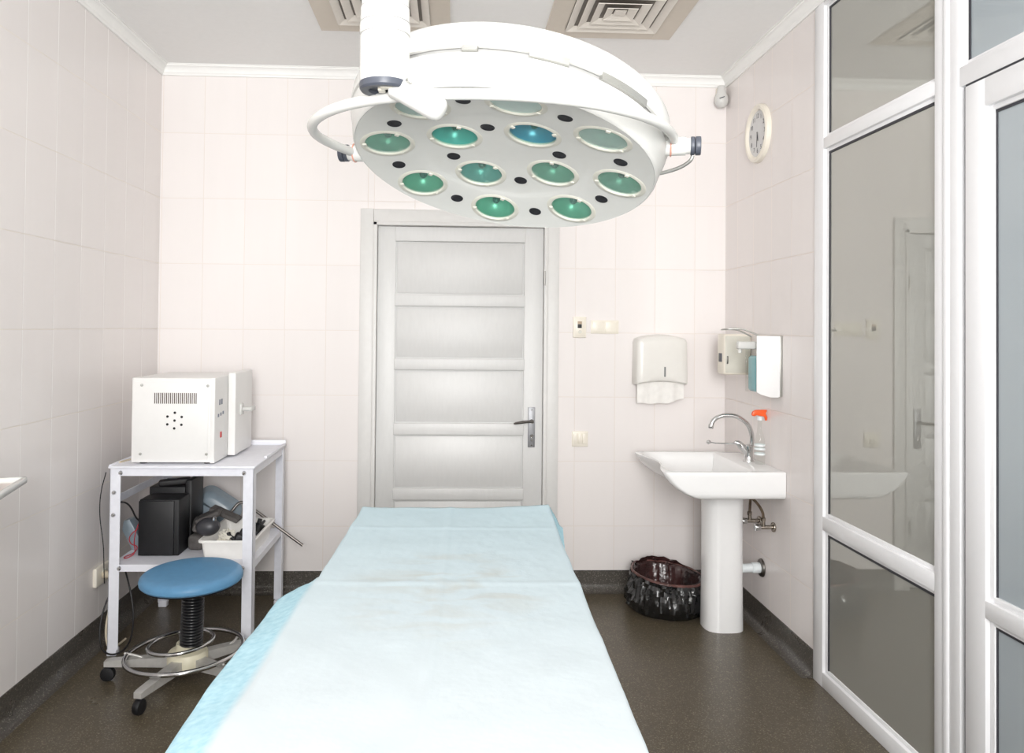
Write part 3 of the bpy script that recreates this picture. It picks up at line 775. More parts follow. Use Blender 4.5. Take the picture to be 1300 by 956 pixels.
for x, z in ((-1.551, 1.332), (-1.226, 1.330), (-1.553, .989), (-1.228, .989)):
    MB().lathe([(.0075, 0), (.0065, .003), (0, .004)], (x, OY0-.003, z), (0, -1, 0), 16).build('screw', M['steel'], oven)
for i in range(4): MB().cyl((OX0+.04 + (i % 2)*.32, OY0+.06+(i//2)*.40, CZ-.0005), (OX0+.04+(i % 2)*.32, OY0+.06+(i//2)*.40, OZ0+.003), .018, seg=16).build('rubber_foot', M['black'], oven)
b = MB(); b.bb(OX1+.004, OX1+.010, OY0+.095, OY0+.115, 1.058, 1.088, .001); b.build('power_switch', M['red'], oven, label='small red rocker switch')
for y, z in ((.08, 1.235), (.115, 1.235), (.06, 1.175), (.1, 1.178), (.14, 1.182)):
    MB().bb(OX1+.004, OX1+.008, OY0+y-.008, OY0+y+.010, z-.008, z+.008+(.012 if z > 1.2 else 0), .001).build('indicator', M['led'], oven)
c = MB(); c.tube([(OX0+.03, OY1-.12, .99), (OX0-.005, OY1-.16, .985), (OX0-.03, OY0+.32, .955), (OX0-.05, OY0+.2, .936), (OX0-.078, OY0+.06, .936)], .006, smooth=3)
tag(c.build('power_cord', M['beigecable']), 'short beige mains lead behind the sterilizer oven on the cart top', 'cable')

# ------------------------------------------------------------------ THINGS ON THE CART SHELF
SZ = .446
k = thing('equipment_case', 'black upright box at the front of the cart shelf', 'box', (-1.50, 4.16, SZ))
MB().bb(-1.603, -1.40, 4.10, 4.26, SZ, .735, .006, 3).build('case_body', M['black'], k)
MB().bb(-1.603, -1.425, 4.09, 4.102, SZ+.004, .728, .003).build('front_cover', M['black'], k)
MB().bb(-1.625, -1.602, 4.16, 4.25, SZ, .60, .003).build('side_module', M['black'], k)
k = thing('equipment_case', 'taller black box standing behind the front black box', 'box', (-1.49, 4.42, SZ))
MB().bb(-1.62, -1.43, 4.275, 4.45, SZ, .765, .005, 3).build('case_body', M['black'], k)
MB().bb(-1.428, -1.395, 4.27, 4.47, SZ, .80, .004, 2).build('side_panel', M['black'], k)
b = MB(); b.box((-1.50, 4.32, .783), (.165, .05, .035), Matrix.Rotation(.25, 3, 'Z') @ Matrix.Rotation(-.06, 3, 'Y'), .010, 4); rc = thing('remote_handset', 'small black handset lying on top of the black boxes', 'handset', (-1.5, 4.32, .765))
b.build('handset_body', M['blackcable'], rc); MB().box((-1.515, 4.315, .8015), (.05, .022, .003), Matrix.Rotation(.25, 3, 'Z'), .001).build('keypad', M['dkgrey'], rc)
# rounded grey-blue basin leaning on its edge at the back
def shell_basin(m4, w, l, dep, t=.006):
    def loop(sx, sy, r, z, n=10):
        P = []
        for cxs, cys, a0 in ((1, 1, 0), (-1, 1, pi/2), (-1, -1, pi), (1, -1, 3*pi/2)):
            for q in range(n+1):
                a = a0+pi/2*q/n; P.append(m4 @ Vector((cxs*(sx-r)+r*cos(a), cys*(sy-r)+r*sin(a), z)))
        return P
    return [loop(w, l, .07, 0), loop(w-.004, l-.004, .07, .006), loop(w-.02, l-.02, .065, dep*.7), loop(w-.035, l-.035, .06, dep*.93), loop(w-.06, l-.06, .05, dep),
            ], [loop(w-.008, l-.008, .068, 0), loop(w-.026, l-.026, .062, dep*.7), loop(w-.045, l-.045, .055, dep*.9), loop(w-.065, l-.065, .045, dep-.007)]
m4 = Matrix.Translation((-1.36, 4.60, .570)) @ Matrix.Rotation(radians(33), 4, 'Y') @ Matrix.Rotation(radians(78), 4, 'X')
outl, inl = shell_basin(m4, .135, .105, .09)
b = MB(); b.loft(inl[::-1]+outl, True, True)
tag(b.build('plastic_basin', M['greyblue'], smooth=60), 'rounded blue-grey plastic basin propped up at the back of the cart shelf', 'basin')
m4 = Matrix.Translation((-1.672, 4.30, .448)) @ Matrix.Rotation(radians(-28), 4, 'Y')
b = MB(); b.prism([(-.03, 0), (.03, 0), (.03, .16), (.0, .17), (-.03, .13)], m4 @ Matrix.Rotation(radians(90), 4, 'X'), .09, .004)
o = b.build('plastic_slab', M['greyblue']); tag(o, 'slanted grey plastic dish tucked between cart leg and black box', 'slab'); o.location.x += .025  # plain grey-blue slab leaning by the leg
b = MB(); b.tube([(-1.285, 4.49, .520), (-1.25, 4.505, .575), (-1.215, 4.52, .622), (-1.19, 4.525, .628), (-1.16, 4.525, .610), (-1.0, 4.52, .495), (-.845, 4.515, .383)], .0085, smooth=2, seg=14)
tag(b.build('bent_rod', M['rod']), 'bent grey steel rod sticking out past the right side of the cart', 'rod')
# white tray and what lies in it
tr = thing('instrument_tray', 'white plastic tray on the right half of the cart shelf', 'tray', (-1.14, 4.24, SZ))
def rr(x0, x1, y0, y1, r, z, n=6):
    P = []
    for cx_, cy_, a0 in ((x1-r, y1-r, 0), (x0+r, y1-r, pi/2), (x0+r, y0+r, pi), (x1-r, y0+r, 3*pi/2)):
        for q in range(n+1):
            a = a0+pi/2*q/n; P.append((cx_+r*cos(a), cy_+r*sin(a), z))
    return P
tx0, tx1, ty0, ty1, tz = -1.282, -1.0, 4.02, 4.50, .545
b = MB(); b.loft([rr(tx0+.03, tx1-.03, ty0+.03, ty1-.03, .02, SZ+.006), rr(tx0+.018, tx1-.018, ty0+.018, ty1-.018, .022, tz-.012), rr(tx0+.012, tx1-.012, ty0+.012, ty1-.012, .025, tz-.002), rr(tx0+.002, tx1-.002, ty0+.002, ty1-.002, .03, tz),
                  rr(tx0-.002, tx1+.002, ty0-.002, ty1+.002, .03, tz-.004), rr(tx0-.002, tx1+.002, ty0-.002, ty1+.002, .03, tz-.012), rr(tx0+.012, tx1-.012, ty0+.012, ty1-.012, .025, tz-.016), rr(tx0+.024, tx1-.024, ty0+.024, ty1-.024, .02, SZ)])
b.build('tray_body', M['traywhite'], tr)
def blob(c, s, seed, amp=.35, freq=12, sub=4):
    t = bmesh.new(); bmesh.ops.create_icosphere(t, subdivisions=sub, radius=1)
    for v in t.verts:
        n = v.co.normalized(); v.co = n*(1+amp*noise.noise(n*2.2+Vector((seed, 0, 0)))+amp*.5*noise.noise(n*5+Vector((0, seed, 0))))
        v.co = Vector((v.co.x*s[0], v.co.y*s[1], v.co.z*s[2]))
    b = MB(); b._merge(t, Matrix.Translation(c)); return b
tag(blob((-1.175, 4.16, .515), (.045, .06, .045), 3, .5).build('crumpled_tissue', M['tissue'], smooth=0), 'crumpled off-white tissue in the white tray', 'tissue')
def clamp(loc, rz, label):
    r = thing('rubber_clamp', label, 'clamp', loc, 'black clamps in the white tray')
    R = Matrix.Rotation(rz, 3, 'Z'); P = lambda x, y, z: Vector(loc) + R @ Vector((x, y, z))
    b = MB(); b.box(P(0, 0, .035), (.07, .05, .06), R @ Matrix.Rotation(.5, 3, 'Y'), .012, 3); b.build('jaw', M['black'], r)
    b = MB(); b.tube([P(-.03, 0, .04), P(-.055, .01, .055), P(-.06, .012, .075)], .010, smooth=2); b.cyl(P(.0, .0, .06), P(.015, .0, .088), .012); b.build('grip', M['black'], r)
    b = MB(); b.tube([P(.03, .01, .03), P(.06, .02, .05), P(.085, .02, .06)], .007, smooth=2); b.build('strap', M['rubber'], r)
    return r
clamp((-1.095, 4.13, .485), .3, 'black rubber clamp at the near side of the white tray')
clamp((-1.045, 4.30, .495), 1.2, 'black rubber clamp near the right rim of the white tray')
cf = thing('blood_pressure_cuff', 'grey blood pressure cuff with rubber bulb lying beside the black boxes', 'cuff', (-1.31, 4.2, SZ))
b = MB()
b.box((-1.345, 4.30, .555), (.10, .20, .035), Matrix.Rotation(.25, 3, 'Y') @ Matrix.Rotation(.3, 3, 'Z'), .014, 3)
b.box((-1.315, 4.32, .600), (.13, .19, .030), Matrix.Rotation(-.38, 3, 'Y') @ Matrix.Rotation(.2, 3, 'Z'), .012, 3)
b.box((-1.25, 4.40, .590), (.17, .10, .022), Matrix.Rotation(.42, 3, 'Y'), .009, 3)
b.box((-1.34, 4.30, .485), (.08, .22, .08), Matrix.Rotation(-.1, 3, 'Z'), .02, 3)
b.build('cuff_band', M['cuff'], cf)
b = MB(); b.tube([(-1.316, 4.135, 0.589), (-1.300, 4.13, 0.588), (-1.275, 4.13, 0.587), (-1.250, 4.13, 0.588), (-1.224, 4.13, 0.594), (-1.206, 4.13, 0.600)], [.020, .038, .046, .046, .038, .016], seg=24, smooth=2); b.build('bulb', M['rubber'], cf)
MB().cyl((-1.236, 4.13, .585), (-1.228, 4.12, .640), .0125, .0115, 20, .002).build('valve', M['chrome'], cf)
# wires
c = MB(); c.tube([(-1.60, 4.20, .66), (-1.625, 4.14, .60), (-1.630, 4.10, .52), (-1.60, 4.06, .47), (-1.64, 4.03, .452), (-1.665, 4.06, .452), (-1.63, 4.12, .455), (-1.60, 4.09, .50), (-1.655, 4.12, .50), (-1.67, 4.14, .54), (-1.62, 4.18, .58)], .0026, smooth=3, seg=8)
tag(c.build('red_wire', M['redwire'], None), 'thin red wire tangled on the cart shelf left of the black box', 'wire')
c = MB(); c.tube([(-1.665, 4.02, .74), (-1.64, 4.03, .735), (-1.625, 4.06, .70), (-1.62, 4.10, .64), (-1.61, 4.16, .60), (-1.603, 4.18, .60)], .0045, smooth=3, seg=10)
tag(c.build('black_lead', M['blackcable']), 'short black lead running from the cart leg to the black box', 'cable')
c = MB(); c.tube([(-1.64, 4.02, .408), (-1.60, 3.97, .36), (-1.555, 3.93, .24), (-1.56, 3.93, .10), (-1.60, 3.94, .03), (-1.66, 3.93, .008), (-1.72, 3.95, .03), (-1.752, 4.0, .12), (-1.74, 4.05, .24), (-1.70, 4.06, .30)], .0042, smooth=3, seg=10)
tag(c.build('black_cable', M['blackcable']), 'black cable looping down from the cart shelf to the floor', 'cable')
c = MB(); c.tube([(-1.70, 3.93, .905), (-1.735, 3.95, .80), (-1.742, 3.96, .68), (-1.715, 3.95, .55), (-1.725, 3.98, .44), (-1.742, 4.03, .33)], .0025, smooth=3, seg=8)
tag(c.build('thin_wire', M['blackcable']), 'thin dark wire hanging by the front left leg of the cart', 'wire')
# wall socket with plug
sk = thing('wall_socket', 'cream wall socket low on the left wall beside the cart', 'socket', (XL, 4.13, .345))
MB().bb(XL, XL+.020, 4.045, 4.215, .300, .395, .005, 3).build('socket_plate', M['cream'], sk)
b = MB(); b.cyl((XL+.018, 4.13, .350), (XL+.030, 4.13, .350), .026, seg=24); b.build('socket_well', M['ivory'], sk)
pg = thing('plug', 'beige mains plug pushed into the cream wall socket', 'plug', (XL+.03, 4.10, .345))
b = MB(); b.cyl((XL+.029, 4.11, .350), (XL+.065, 4.10, .350), .021, .016, 20, .003); b.cyl((XL+.060, 4.10, .352), (XL+.075, 4.098, .345), .013, .008, 16); b.build('plug_body', M['beigecable'], pg)
c = MB(); c.tube([(XL+.072, 4.098, .346), (XL+.088, 4.08, .30), (XL+.085, 4.05, .2), (XL+.085, 4.01, .12), (XL+.10, 3.985, .05), (XL+.12, 3.99, .012), (XL+.125, 4.06, .008), (XL+.13, 4.14, .008)], .006, smooth=3)
c.build('plug_cord', M['beigecable'], pg)

# ------------------------------------------------------------------ STOOL
SX, SY = -1.215, 3.70
st = thing('swivel_stool', 'round blue swivel stool on casters in front of the cart', 'stool', (SX, SY, 0))
tilt = Vector((-.010, -.025, 1)).normalized()
sc_ = Vector((-1.192, 3.672, .452))
MB().lathe([(.0, 0), (.195, 0), (.218, .004), (.226, .012), (.227, .026), (.222, .038), (.210, .047), (.19, .051), (.1, .052), (0, .052)], sc_, tilt, 64).build('seat', M['seat'], st)
MB().lathe([(0, -.012), (.19, -.010), (.212, -.004), (.214, .003), (0, .003)], sc_, tilt, 48).build('seat_base', M['black'], st)
MB().lathe([(.078, -.030), (.075, -.022), (.05, -.014), (.03, -.011)], sc_, tilt, 32).build('seat_bracket', M['stoolmetal'], st)
pr = []
z0, z1 = .16, .418; n_ = 19
for i in range(n_):
    a = z0+(z1-z0)*i/n_; h_ = (z1-z0)/n_; rr_ = .052-.002*i/n_
    pr += [(rr_-.012, a), (rr_-.001, a+h_*.28), (rr_, a+h_*.5), (rr_-.001, a+h_*.72)]
pr.append((.043, z1))
MB().lathe(pr, (-1.200, 3.69, 0), (.03, -.02, 1), 40).build('bellows', M['bellows'], st, 60)
MB().lathe([(.0, .055), (.082, .055), (.09, .062), (.09, .118), (.083, .128), (.055, .134), (.05, .165), (0, .165)], (SX, SY, 0), (0, 0, 1), 40).build('hub', M['hub'], st)
for i in range(5):
    a = radians(184+72*i); dx, dy = cos(a), sin(a); R = Matrix.Rotation(a, 3, 'Z')
    P = lambda r, z, t=0: Vector((SX+dx*r-dy*t, SY+dy*r+dx*t, z))
    sec = lambda r, hw, za, zb: [P(r, za, -hw), P(r, za, hw), P(r, zb, hw), P(r, zb, -hw)]
    L = MB().loft([sec(.07, .026, .060, .108), sec(.20, .024, .066, .104), sec(.345, .020, .070, .098), sec(.365, .018, .071, .094)]).build('leg', M['stoolmetal'], st, smooth=0)
    cb = MB(); cb.cyl(P(.34, .052), P(.34, .072), .008); cb.lathe([(.022, -.016), (.030, -.014), (.0325, -.008), (.0325, .008), (.030, .014), (.022, .016)], P(.352, .0325), (-dy, dx, 0), 28); cb.build('caster', M['black'], L, label='black twin-wheel caster')
for cx_, cy_, r, z, rt in ((SX-.012, SY-.0, .258, .125, .0105), (SX-.022, SY-.028, .142, .175, .0085)):
    MB().tube([(cx_+r*cos(2*pi*q/64), cy_+r*sin(2*pi*q/64), z + .012*cos(2*pi*q/64)) for q in range(64)], rt, True, 14).build('foot_ring', M['chrome'], st, 60, 'polished steel ring')
for i in range(5):
    a = radians(184+72*i)
    MB().tube([(SX+cos(a)*.20, SY+sin(a)*.20, .10), (SX+cos(a)*.23, SY+sin(a)*.23, .112), (SX-.02+cos(a)*.262, SY+sin(a)*.262, .122)], .006, smooth=1).build('ring_bracket', M['stoolmetal'], st)

# ------------------------------------------------------------------ MAYO STAND (only its tray corner shows at the left edge)
ms = thing('instrument_stand', 'white instrument stand tray cut off by the left edge of the photo', 'instrument stand', (-1.62, 2.3, 0))
corner = Vector((-1.418, 2.683, 1.12)); ev = (Vector((-1.355, 2.412, 1.12))-corner).normalized(); eu = Vector((ev.y, -ev.x, 0))
if eu.x > 0: eu = -eu
Rm = frame((0, 0, 0), -eu, -ev, Vector((0, 0, 1))).to_3x3()
tl, tw_ = .62, .34
ctr = corner + ev*tl/2 + eu*tw_/2
rim_ = MB()
for c_, d_ in ((ctr+ev*(tl/2-.008), (tw_, .016, .022)), (ctr-ev*(tl/2-.008), (tw_, .016, .022)), (ctr+eu*(tw_/2-.008), (.016, tl, .022)), (ctr-eu*(tw_/2-.008), (.016, tl, .022))):
    rim_.box(c_-Vector((0, 0, .008)), d_, Rm, .005, 3)
rim_.build('tray_rim', M['white'], ms)
MB().box(ctr-Vector((0, 0, .016)), (tw_-.02, tl-.02, .004), Rm).build('tray_base', mat('pinkish_grey_tray', (196, 184, 178), .3, metal=.3), ms)
pc = ctr+eu*.11
MB().cyl((pc.x, pc.y, .05), (pc.x, pc.y, 1.10), .016).build('post', M['white'], ms)
b = MB(); b.box((pc.x, pc.y, .035), (.05, .5, .03), None, .008); b.box((pc.x, pc.y-.23, .035), (.30, .04, .03), None, .008); b.build('base', M['white'], ms)

# ------------------------------------------------------------------ WASHBASIN
wb = thing('washbasin', 'white ceramic pedestal washbasin on the right wall', 'sink', (1.49, 4.29, 0))
BY0, BY1 = 3.95, 4.63
def basin_loop(xf, inset, z, wave=1.0, r=.03, xb=XR-.002, n=16, bump=.055):
    """closed loop, starts at wall near side, goes along near side, front, far side, wall"""
    y0, y1 = BY0+inset, BY1-inset
    P = []
    def ln(a, b, k):
        for q in range(k): P.append((a[0]+(b[0]-a[0])*q/k, a[1]+(b[1]-a[1])*q/k, z))
    ln((xb, y0), (xf+r, y0), n)
    for q in range(6):
        a = -pi/2-pi/2*q/6; P.append((xf+r+r*cos(a), y0+r+r*sin(a), z))
    for q in range(2*n):
        t = q/(2*n); y = y0+r+(y1-y0-2*r)*t
        P.append((xf+wave*bump*sin(pi*t)**2, y, z))
    for q in range(6):
        a = pi-pi/2*q/6; P.append((xf+r+r*cos(a), y1-r+r*sin(a), z))
    ln((xf+r, y1), (xb, y1), n); 
    ln((xb, y1), (xb, y0), n)
    return P
# outer body: from bottom up, over the rim, down into the bowl
loops = []
for xf, ins, z, wv_ in ((1.305, .05, .7665, .2), (1.262, .018, .767, .3), (1.228, .006, .775, .45), (1.185, .001, .795, .6), (1.145, 0, .822, .75), (1.115, 0, .85, .9), (1.093, 0, .88, 1), (1.083, 0, .897, 1), (1.082, .0015, .903, 1), (1.086, .006, .9065, 1)):
    loops.append(basin_loop(xf, ins, z, wv_))
for xf, ins, z, xb, r in ((1.105, .026, .9065, XR-.155, .06), (1.112, .032, .903, XR-.160, .07), (1.135, .05, .875, XR-.168, .09), (1.19, .085, .82, XR-.185, .11), (1.25, .14, .787, XR-.22, .11), (1.32, .20, .775, XR-.27, .08)):
    loops.append(basin_loop(xf, ins, z, .6, r, xb))
MB().loft(loops).build('basin', M['ceramic'], wb, 50)
def dloop(rx, ry, z, cx_=1.495, cy_=4.285):
    P = []
    for q in range(48):
        a = 2*pi*q/48; c_, s_ = cos(a), sin(a); e = 2/2.9
        P.append((cx_+rx*math.copysign(abs(c_)**e, c_), cy_+ry*math.copysign(abs(s_)**e, s_), z))
    return P
MB().loft([dloop(.108, .105, 0), dloop(.108, .105, .02), dloop(.105, .10, .25), dloop(.104, .10, .60), dloop(.108, .105, .72), dloop(.116, .11, .79)]).build('pedestal', M['ceramic'], wb)
MB().lathe([(0, 0), (.010, 0), (.011, -.002)], (1.556, 4.40, .868), (-1, 0, .35), 20).build('overflow_hole', M['black'], wb)
MB().lathe([(.0, .003), (.022, .003), (.026, 0)], (1.40, 4.29, .7752), (0, 0, 1), 24).build('drain', M['chrome'], wb)
fc = thing('faucet', 'chrome swan-neck faucet with long lever on the washbasin', 'faucet', (1.645, 4.29, .905))
b = MB(); b.lathe([(.030, .904), (.030, .910), (.026, .918), (.023, .94), (.025, .97), (.024, .992), (.015, 1.0)], (1.645, 4.29, 0), (0, 0, 1), 28)
b.tube([(1.64, 4.29, .955), (1.61, 4.29, .985), (1.588, 4.29, 1.008), (1.565, 4.29, 1.012)], [.020, .021, .017, .008], seg=16, smooth=1); b.build('body', M['chrome'], fc)
b = MB(); b.tube([(1.652, 4.29, .965), (1.664, 4.29, 1.01), (1.664, 4.29, 1.06), (1.640, 4.29, 1.115), (1.590, 4.29, 1.152), (1.532, 4.29, 1.163), (1.475, 4.29, 1.155), (1.444, 4.29, 1.132), (1.434, 4.29, 1.105)], .0125, smooth=2, seg=16); b.build('spout', M['chrome'], fc)
MB().cyl((1.4355, 4.29, 1.112), (1.431, 4.29, 1.088), .0145, seg=20, bev=.002).build('aerator', M['chrome'], fc)
b = MB(); b.tube([(1.585, 4.29, 1.006), (1.54, 4.29, 1.004), (1.46, 4.29, 1.006), (1.424, 4.29, 1.011)], [.008, .0045, .004, .004], seg=12); b.lathe([(0, -.014), (.009, -.010), (.013, 0), (.009, .010), (0, .014)], (1.420, 4.29, 1.012), (1, 0, 0), 20); b.build('lever', M['chrome'], fc)
sb = thing('spray_bottle', 'clear spray bottle with orange trigger standing on the washbasin', 'bottle', (1.675, 4.205, .907))
bx, by = 1.674, 4.205
MB().lathe([(0, .907), (.026, .907), (.028, .912), (.028, .985), (.0275, 1.0), (.027, 1.03), (.022, 1.055), (.013, 1.085), (.011, 1.12), (.012, 1.15), (0, 1.15)], (bx, by, 0), (0, 0, 1), 32).build('bottle_body', M['clear'], sb)
b = MB()
for z in (.957, .985, 1.005): b.lathe([(.0282, z), (.0288, z+.002), (.0288, z+.008), (.0282, z+.010)], (bx, by, 0), (0, 0, 1), 32, cap=False)
b.build('label_band', M['pvc'], sb)
MB().cyl((bx, by, 1.145), (bx, by, 1.166), .0145, seg=24).build('collar', M['pvc'], sb)
b = MB(); m4 = frame((bx, by+.009, 0), (1, 0, 0), (0, 0, 1), (0, -1, 0))
b.prism([(-.042, 1.168), (-.046, 1.176), (-.040, 1.192), (-.024, 1.201), (.034, 1.203), (.038, 1.196), (.030, 1.182), (.040, 1.160), (.036, 1.142), (.030, 1.142), (.024, 1.165), (.012, 1.166), (-.020, 1.172), (-.030, 1.166)], m4, .018, .004, 2)
b.build('trigger', M['orange'], sb, label='orange spray trigger')
# plumbing
pl_ = thing('waste_pipe', 'white waste pipe running into the wall beside the pedestal', 'pipe', (1.66, 4.262, .325))
b = MB(); b.cyl((1.55, 4.262, .322), (1.675, 4.262, .327), .024); b.cyl((1.655, 4.262, .327), (1.70, 4.262, .327), .029, seg=28, bev=.003); b.build('pipe', M['pvc'], pl_)
MB().lathe([(.030, 0), (.046, .004), (.050, .012), (.049, .014)], (1.698, 4.262, .327), (1, 0, 0), 28).build('wall_flange', M['rod'], pl_)
def valve(y, z, label):
    r = thing('stop_valve', label, 'valve', (XR, y, z), 'stop valves under the washbasin')
    b = MB(); b.cyl((XR, y, z), (XR-.010, y, z), .026, seg=20, bev=.002); b.cyl((XR, y, z), (XR-.075, y, z), .011); b.cyl((XR-.06, y, z), (XR-.06, y, z+.040), .010); b.build('valve_body', M['brass'], r)
    b = MB(); b.cyl((XR-.075, y, z), (XR-.105, y, z), .016, .019, 12, .003); b.build('valve_knob', M['chrome'], r)
    b = MB(); b.lathe([(.013, 0), (.014, .003), (.014, .017), (.011, .02)], (XR-.06, y, z+.032), (0, 0, 1), 6); b.build('nut', M['brass'], r)
    return r
valve(4.29, .578, 'chrome stop valve nearer the pedestal under the washbasin'); valve(4.10, .590, 'chrome stop valve further out from the pedestal under the washbasin')
for pts_, lab in (([(XR-.06, 4.29, .628), (XR-.058, 4.29, .67), (XR-.05, 4.30, .72), (XR-.06, 4.30, .80)], 'straight braided hose above the inner stop valve'),
                  ([(XR-.06, 4.10, .640), (XR-.062, 4.10, .67), (XR-.08, 4.14, .715), (XR-.12, 4.2, .75), (XR-.15, 4.24, .775)], 'curved braided hose arching from the outer stop valve')):
    tag(MB().tube(pts_, .0075, smooth=3, seg=12).build('braided_hose', M['hose']), lab, 'hose', 'hoses under the washbasin')

# ------------------------------------------------------------------ WASTE BIN WITH LINER
bc = Vector((1.268, 4.558, 0))
bn = thing('waste_bin', 'low round bin lined with a crumpled black bag beside the pedestal', 'bin', tuple(bc))
def bag(prof, seg, amp, seed):
    b = MB(); rings = []; zf = prof[-1][1]
    for r, z in prof:
        ring = []
        for i in range(seg):
            a = 2*pi*i/seg; d_ = Vector((cos(a), sin(a), 0))
            n1 = noise.noise(Vector((cos(a)*2.2+seed, sin(a)*2.2, z*9))); s1 = a+z*7; s2 = a-z*9; n2 = noise.noise(Vector((cos(s1)*6+seed, sin(s1)*6, z*16))); n3 = noise.noise(Vector((cos(a)*16, sin(a)*16+seed, z*40)))
            n4 = abs(noise.noise(Vector((cos(s2)*7+seed, sin(s2)*7, z*24))))-.2; k_ = amp*(n1*1.0+n2*.6+n3*.4+n4*1.3) if z > .004 else amp*.4*n1
            zz = z + (.35*amp*n2+.25*amp*n3 if z > .05 else 0)
            ring.append(bc + d_*(r+k_) + Vector((0, 0, max(.001, zz + (.022*cos(a-pi*.85) if z > .15 else 0)))))
        rings.append(ring)
    b.loft(rings, False, False); return b
MB().lathe([(0, .006), (.165, .006), (.17, .012), (.195, .19), (.198, .195), (.203, .19), (.178, .004), (0, .004)], bc, (0, 0, 1), 48).build('bin_shell', M['bagblack'], bn)
bag([(.16, .002), (.205, .003), (.222, .02), (.236, .05), (.240, .08), (.238, .11), (.230, .14), (.222, .165), (.217, .185), (.214, .203)], 160, .022, 1.3).build('liner_bag', M['bagblack'], bn, 30, 'crumpled glossy black bag')
bag([(.214, .203), (.211, .212), (.204, .214), (.199, .206)], 160, .006, 1.3).build('liner_rim', M['bagrim'], bn, 60, 'pinkish brown bag edge stretched over the rim')
bag([(.199, .207), (.186, .195), (.176, .15), (.160, .08), (.145, .03), (.0, .02)], 160, .012, 4.1).build('liner_inside', M['bagred'], bn, 30, 'reddish brown inside of the bag')
# loose flap of the bag standing up at the back
L = []
for i in range(28):
    a = radians(20+150*i/27); hgt = .035*sin(pi*i/27)*(1+.5*noise.noise(Vector((i*.5, 0, 0))))+.004
    row = []
    for q in range(5):
        r = .203-.012*q/4*1.0+.01*noise.noise(Vector((i*.4, q*.6, 2)))
        row.append((bc.x+r*cos(a), bc.y+r*sin(a), .20+.022*cos(a-pi*.85)+hgt*q/4))
    L.append(row)
b = MB()
vs = [[b.bm.verts.new(p_) for p_ in row] for row in L]
for r0, r1 in zip(vs, vs[1:]):
    for q in range(4): b.bm.faces.new([r0[q], r0[q+1], r1[q+1], r1[q]])
b.build('liner_flap', M['bagred'], bn, 30, 'reddish brown flap of bag standing up at the back')

# ------------------------------------------------------------------ WALL FITTINGS, BACK WALL
td = thing('paper_towel_dispenser', 'white paper towel dispenser on the back wall left of the washbasin', 'dispenser', (1.285, YB, 1.29))
X0, X1, Z0 = 1.120, 1.452, 1.288
sc2 = .976                                  # front is a little smaller than the back
poly = [(X0, Z0+.010), (X0+.006, Z0+.002), (X0+.025, Z0+.006)]
poly += [(X0+.025+(X1-X0-.05)*q/10, Z0+.006+.016*sin(pi*q/10)) for q in range(1, 10)]
poly += [(X1-.025, Z0+.006), (X1-.006, Z0+.002), (X1, Z0+.010), (X1-.004, 1.555), (X1-.012, 1.575), (X1-.03, 1.585)]
poly += [(X1-.03-(X1-X0-.06)*q/10, 1.585+.018*sin(pi*q/10)) for q in range(1, 10)]
poly += [(X0+.03, 1.585), (X0+.012, 1.575), (X0+.004, 1.555)]
b = MB(); cxx, czz = 1.286, 1.45
def dl(s_, y, dz=0): return [(cxx+(x-cxx)*s_, y, czz+(z-czz)*s_+dz) for x, z in poly]
b.loft([dl(.985, YB-.001), dl(1, YB-.004), dl(1, YB-.018), dl(.995, YB-.022), dl(.985, YB-.06), dl(.972, YB-.088), dl(.95, YB-.100), dl(.90, YB-.107), dl(.7, YB-.110), dl(.4, YB-.110)])
b.build('cover', M['dispenser'], td, 40)
MB().bb(1.296, 1.306, YB-.113, YB-.104, 1.343, 1.404, .002).build('level_window', mat('grey_window', (120, 122, 122), .4), td)
L = []
for q in range(25):
    t = q/24; x = 1.140+.292*t; zb = 1.176+.034*max(0, (t-.55)/.45)**1.6 + .003*sin(t*17)
    y = YB-.055-.010*sin(t*pi)-.006*sin(t*19)
    L.append([(x, y, 1.31), (x, y-.006-.004*sin(t*13), 1.25), (x, y-.003, zb), (x, y+.003, zb), (x, y+.004, 1.31)])
b = MB(); b.loft(L); tag(b.build('paper_towel', M['paper'], None, 60), 'white folded paper towel hanging out of the dispenser', 'paper towel')
th_ = thing('thermostat', 'cream upright thermostat plate with dark display right of the door', 'thermostat', (.788, YB, 1.577))
MB().bb(.747, .829, YB-.012, YB+.001, 1.578, 1.709, .004, 3).build('plate', M['cream'], th_)
MB().bb(.756, .820, YB-.016, YB-.010, 1.590, 1.697, .003).build('cover', M['cream'], th_)
MB().bb(.774, .800, YB-.018, YB-.014, 1.638, 1.662, .001).build('display', M['black'], th_); MB().bb(.774, .801, YB-.0175, YB-.014, 1.663, 1.680, .001).build('slider', mat('tan_slider', (186, 164, 140), .5), th_)
MB().cyl((.789, YB-.014, 1.615), (.789, YB-.019, 1.615), .011, seg=24).build('dial', M['ivory'], th_)
bp2 = thing('blank_plate', 'pale double blank plate between thermostat and towel dispenser', 'plate', (.946, YB, 1.602))
MB().bb(.859, 1.034, YB-.008, YB+.001, 1.604, 1.688, .003).build('plate', M['cream'], bp2)
for x0, x1 in ((.868, .944), (.949, 1.025)): MB().bb(x0, x1, YB-.011, YB-.006, 1.613, 1.679, .002).build('cover', M['cream'], bp2)
sw = thing('light_switch', 'cream three-rocker light switch right of the door handle', 'switch', (.795, YB, .898))
MB().bb(.745, .845, YB-.010, YB+.001, .899, .994, .004, 3).build('plate', M['cream'], sw)
for i in range(3): MB().bb(.756+i*.027, .780+i*.027, YB-.015, YB-.008, .918, .980, .003).build('rocker', M['cream'], sw)
mdt = thing('motion_detector', 'small white motion detector up in the corner by the cornice', 'detector', (1.665, YB-.04, 3.03))
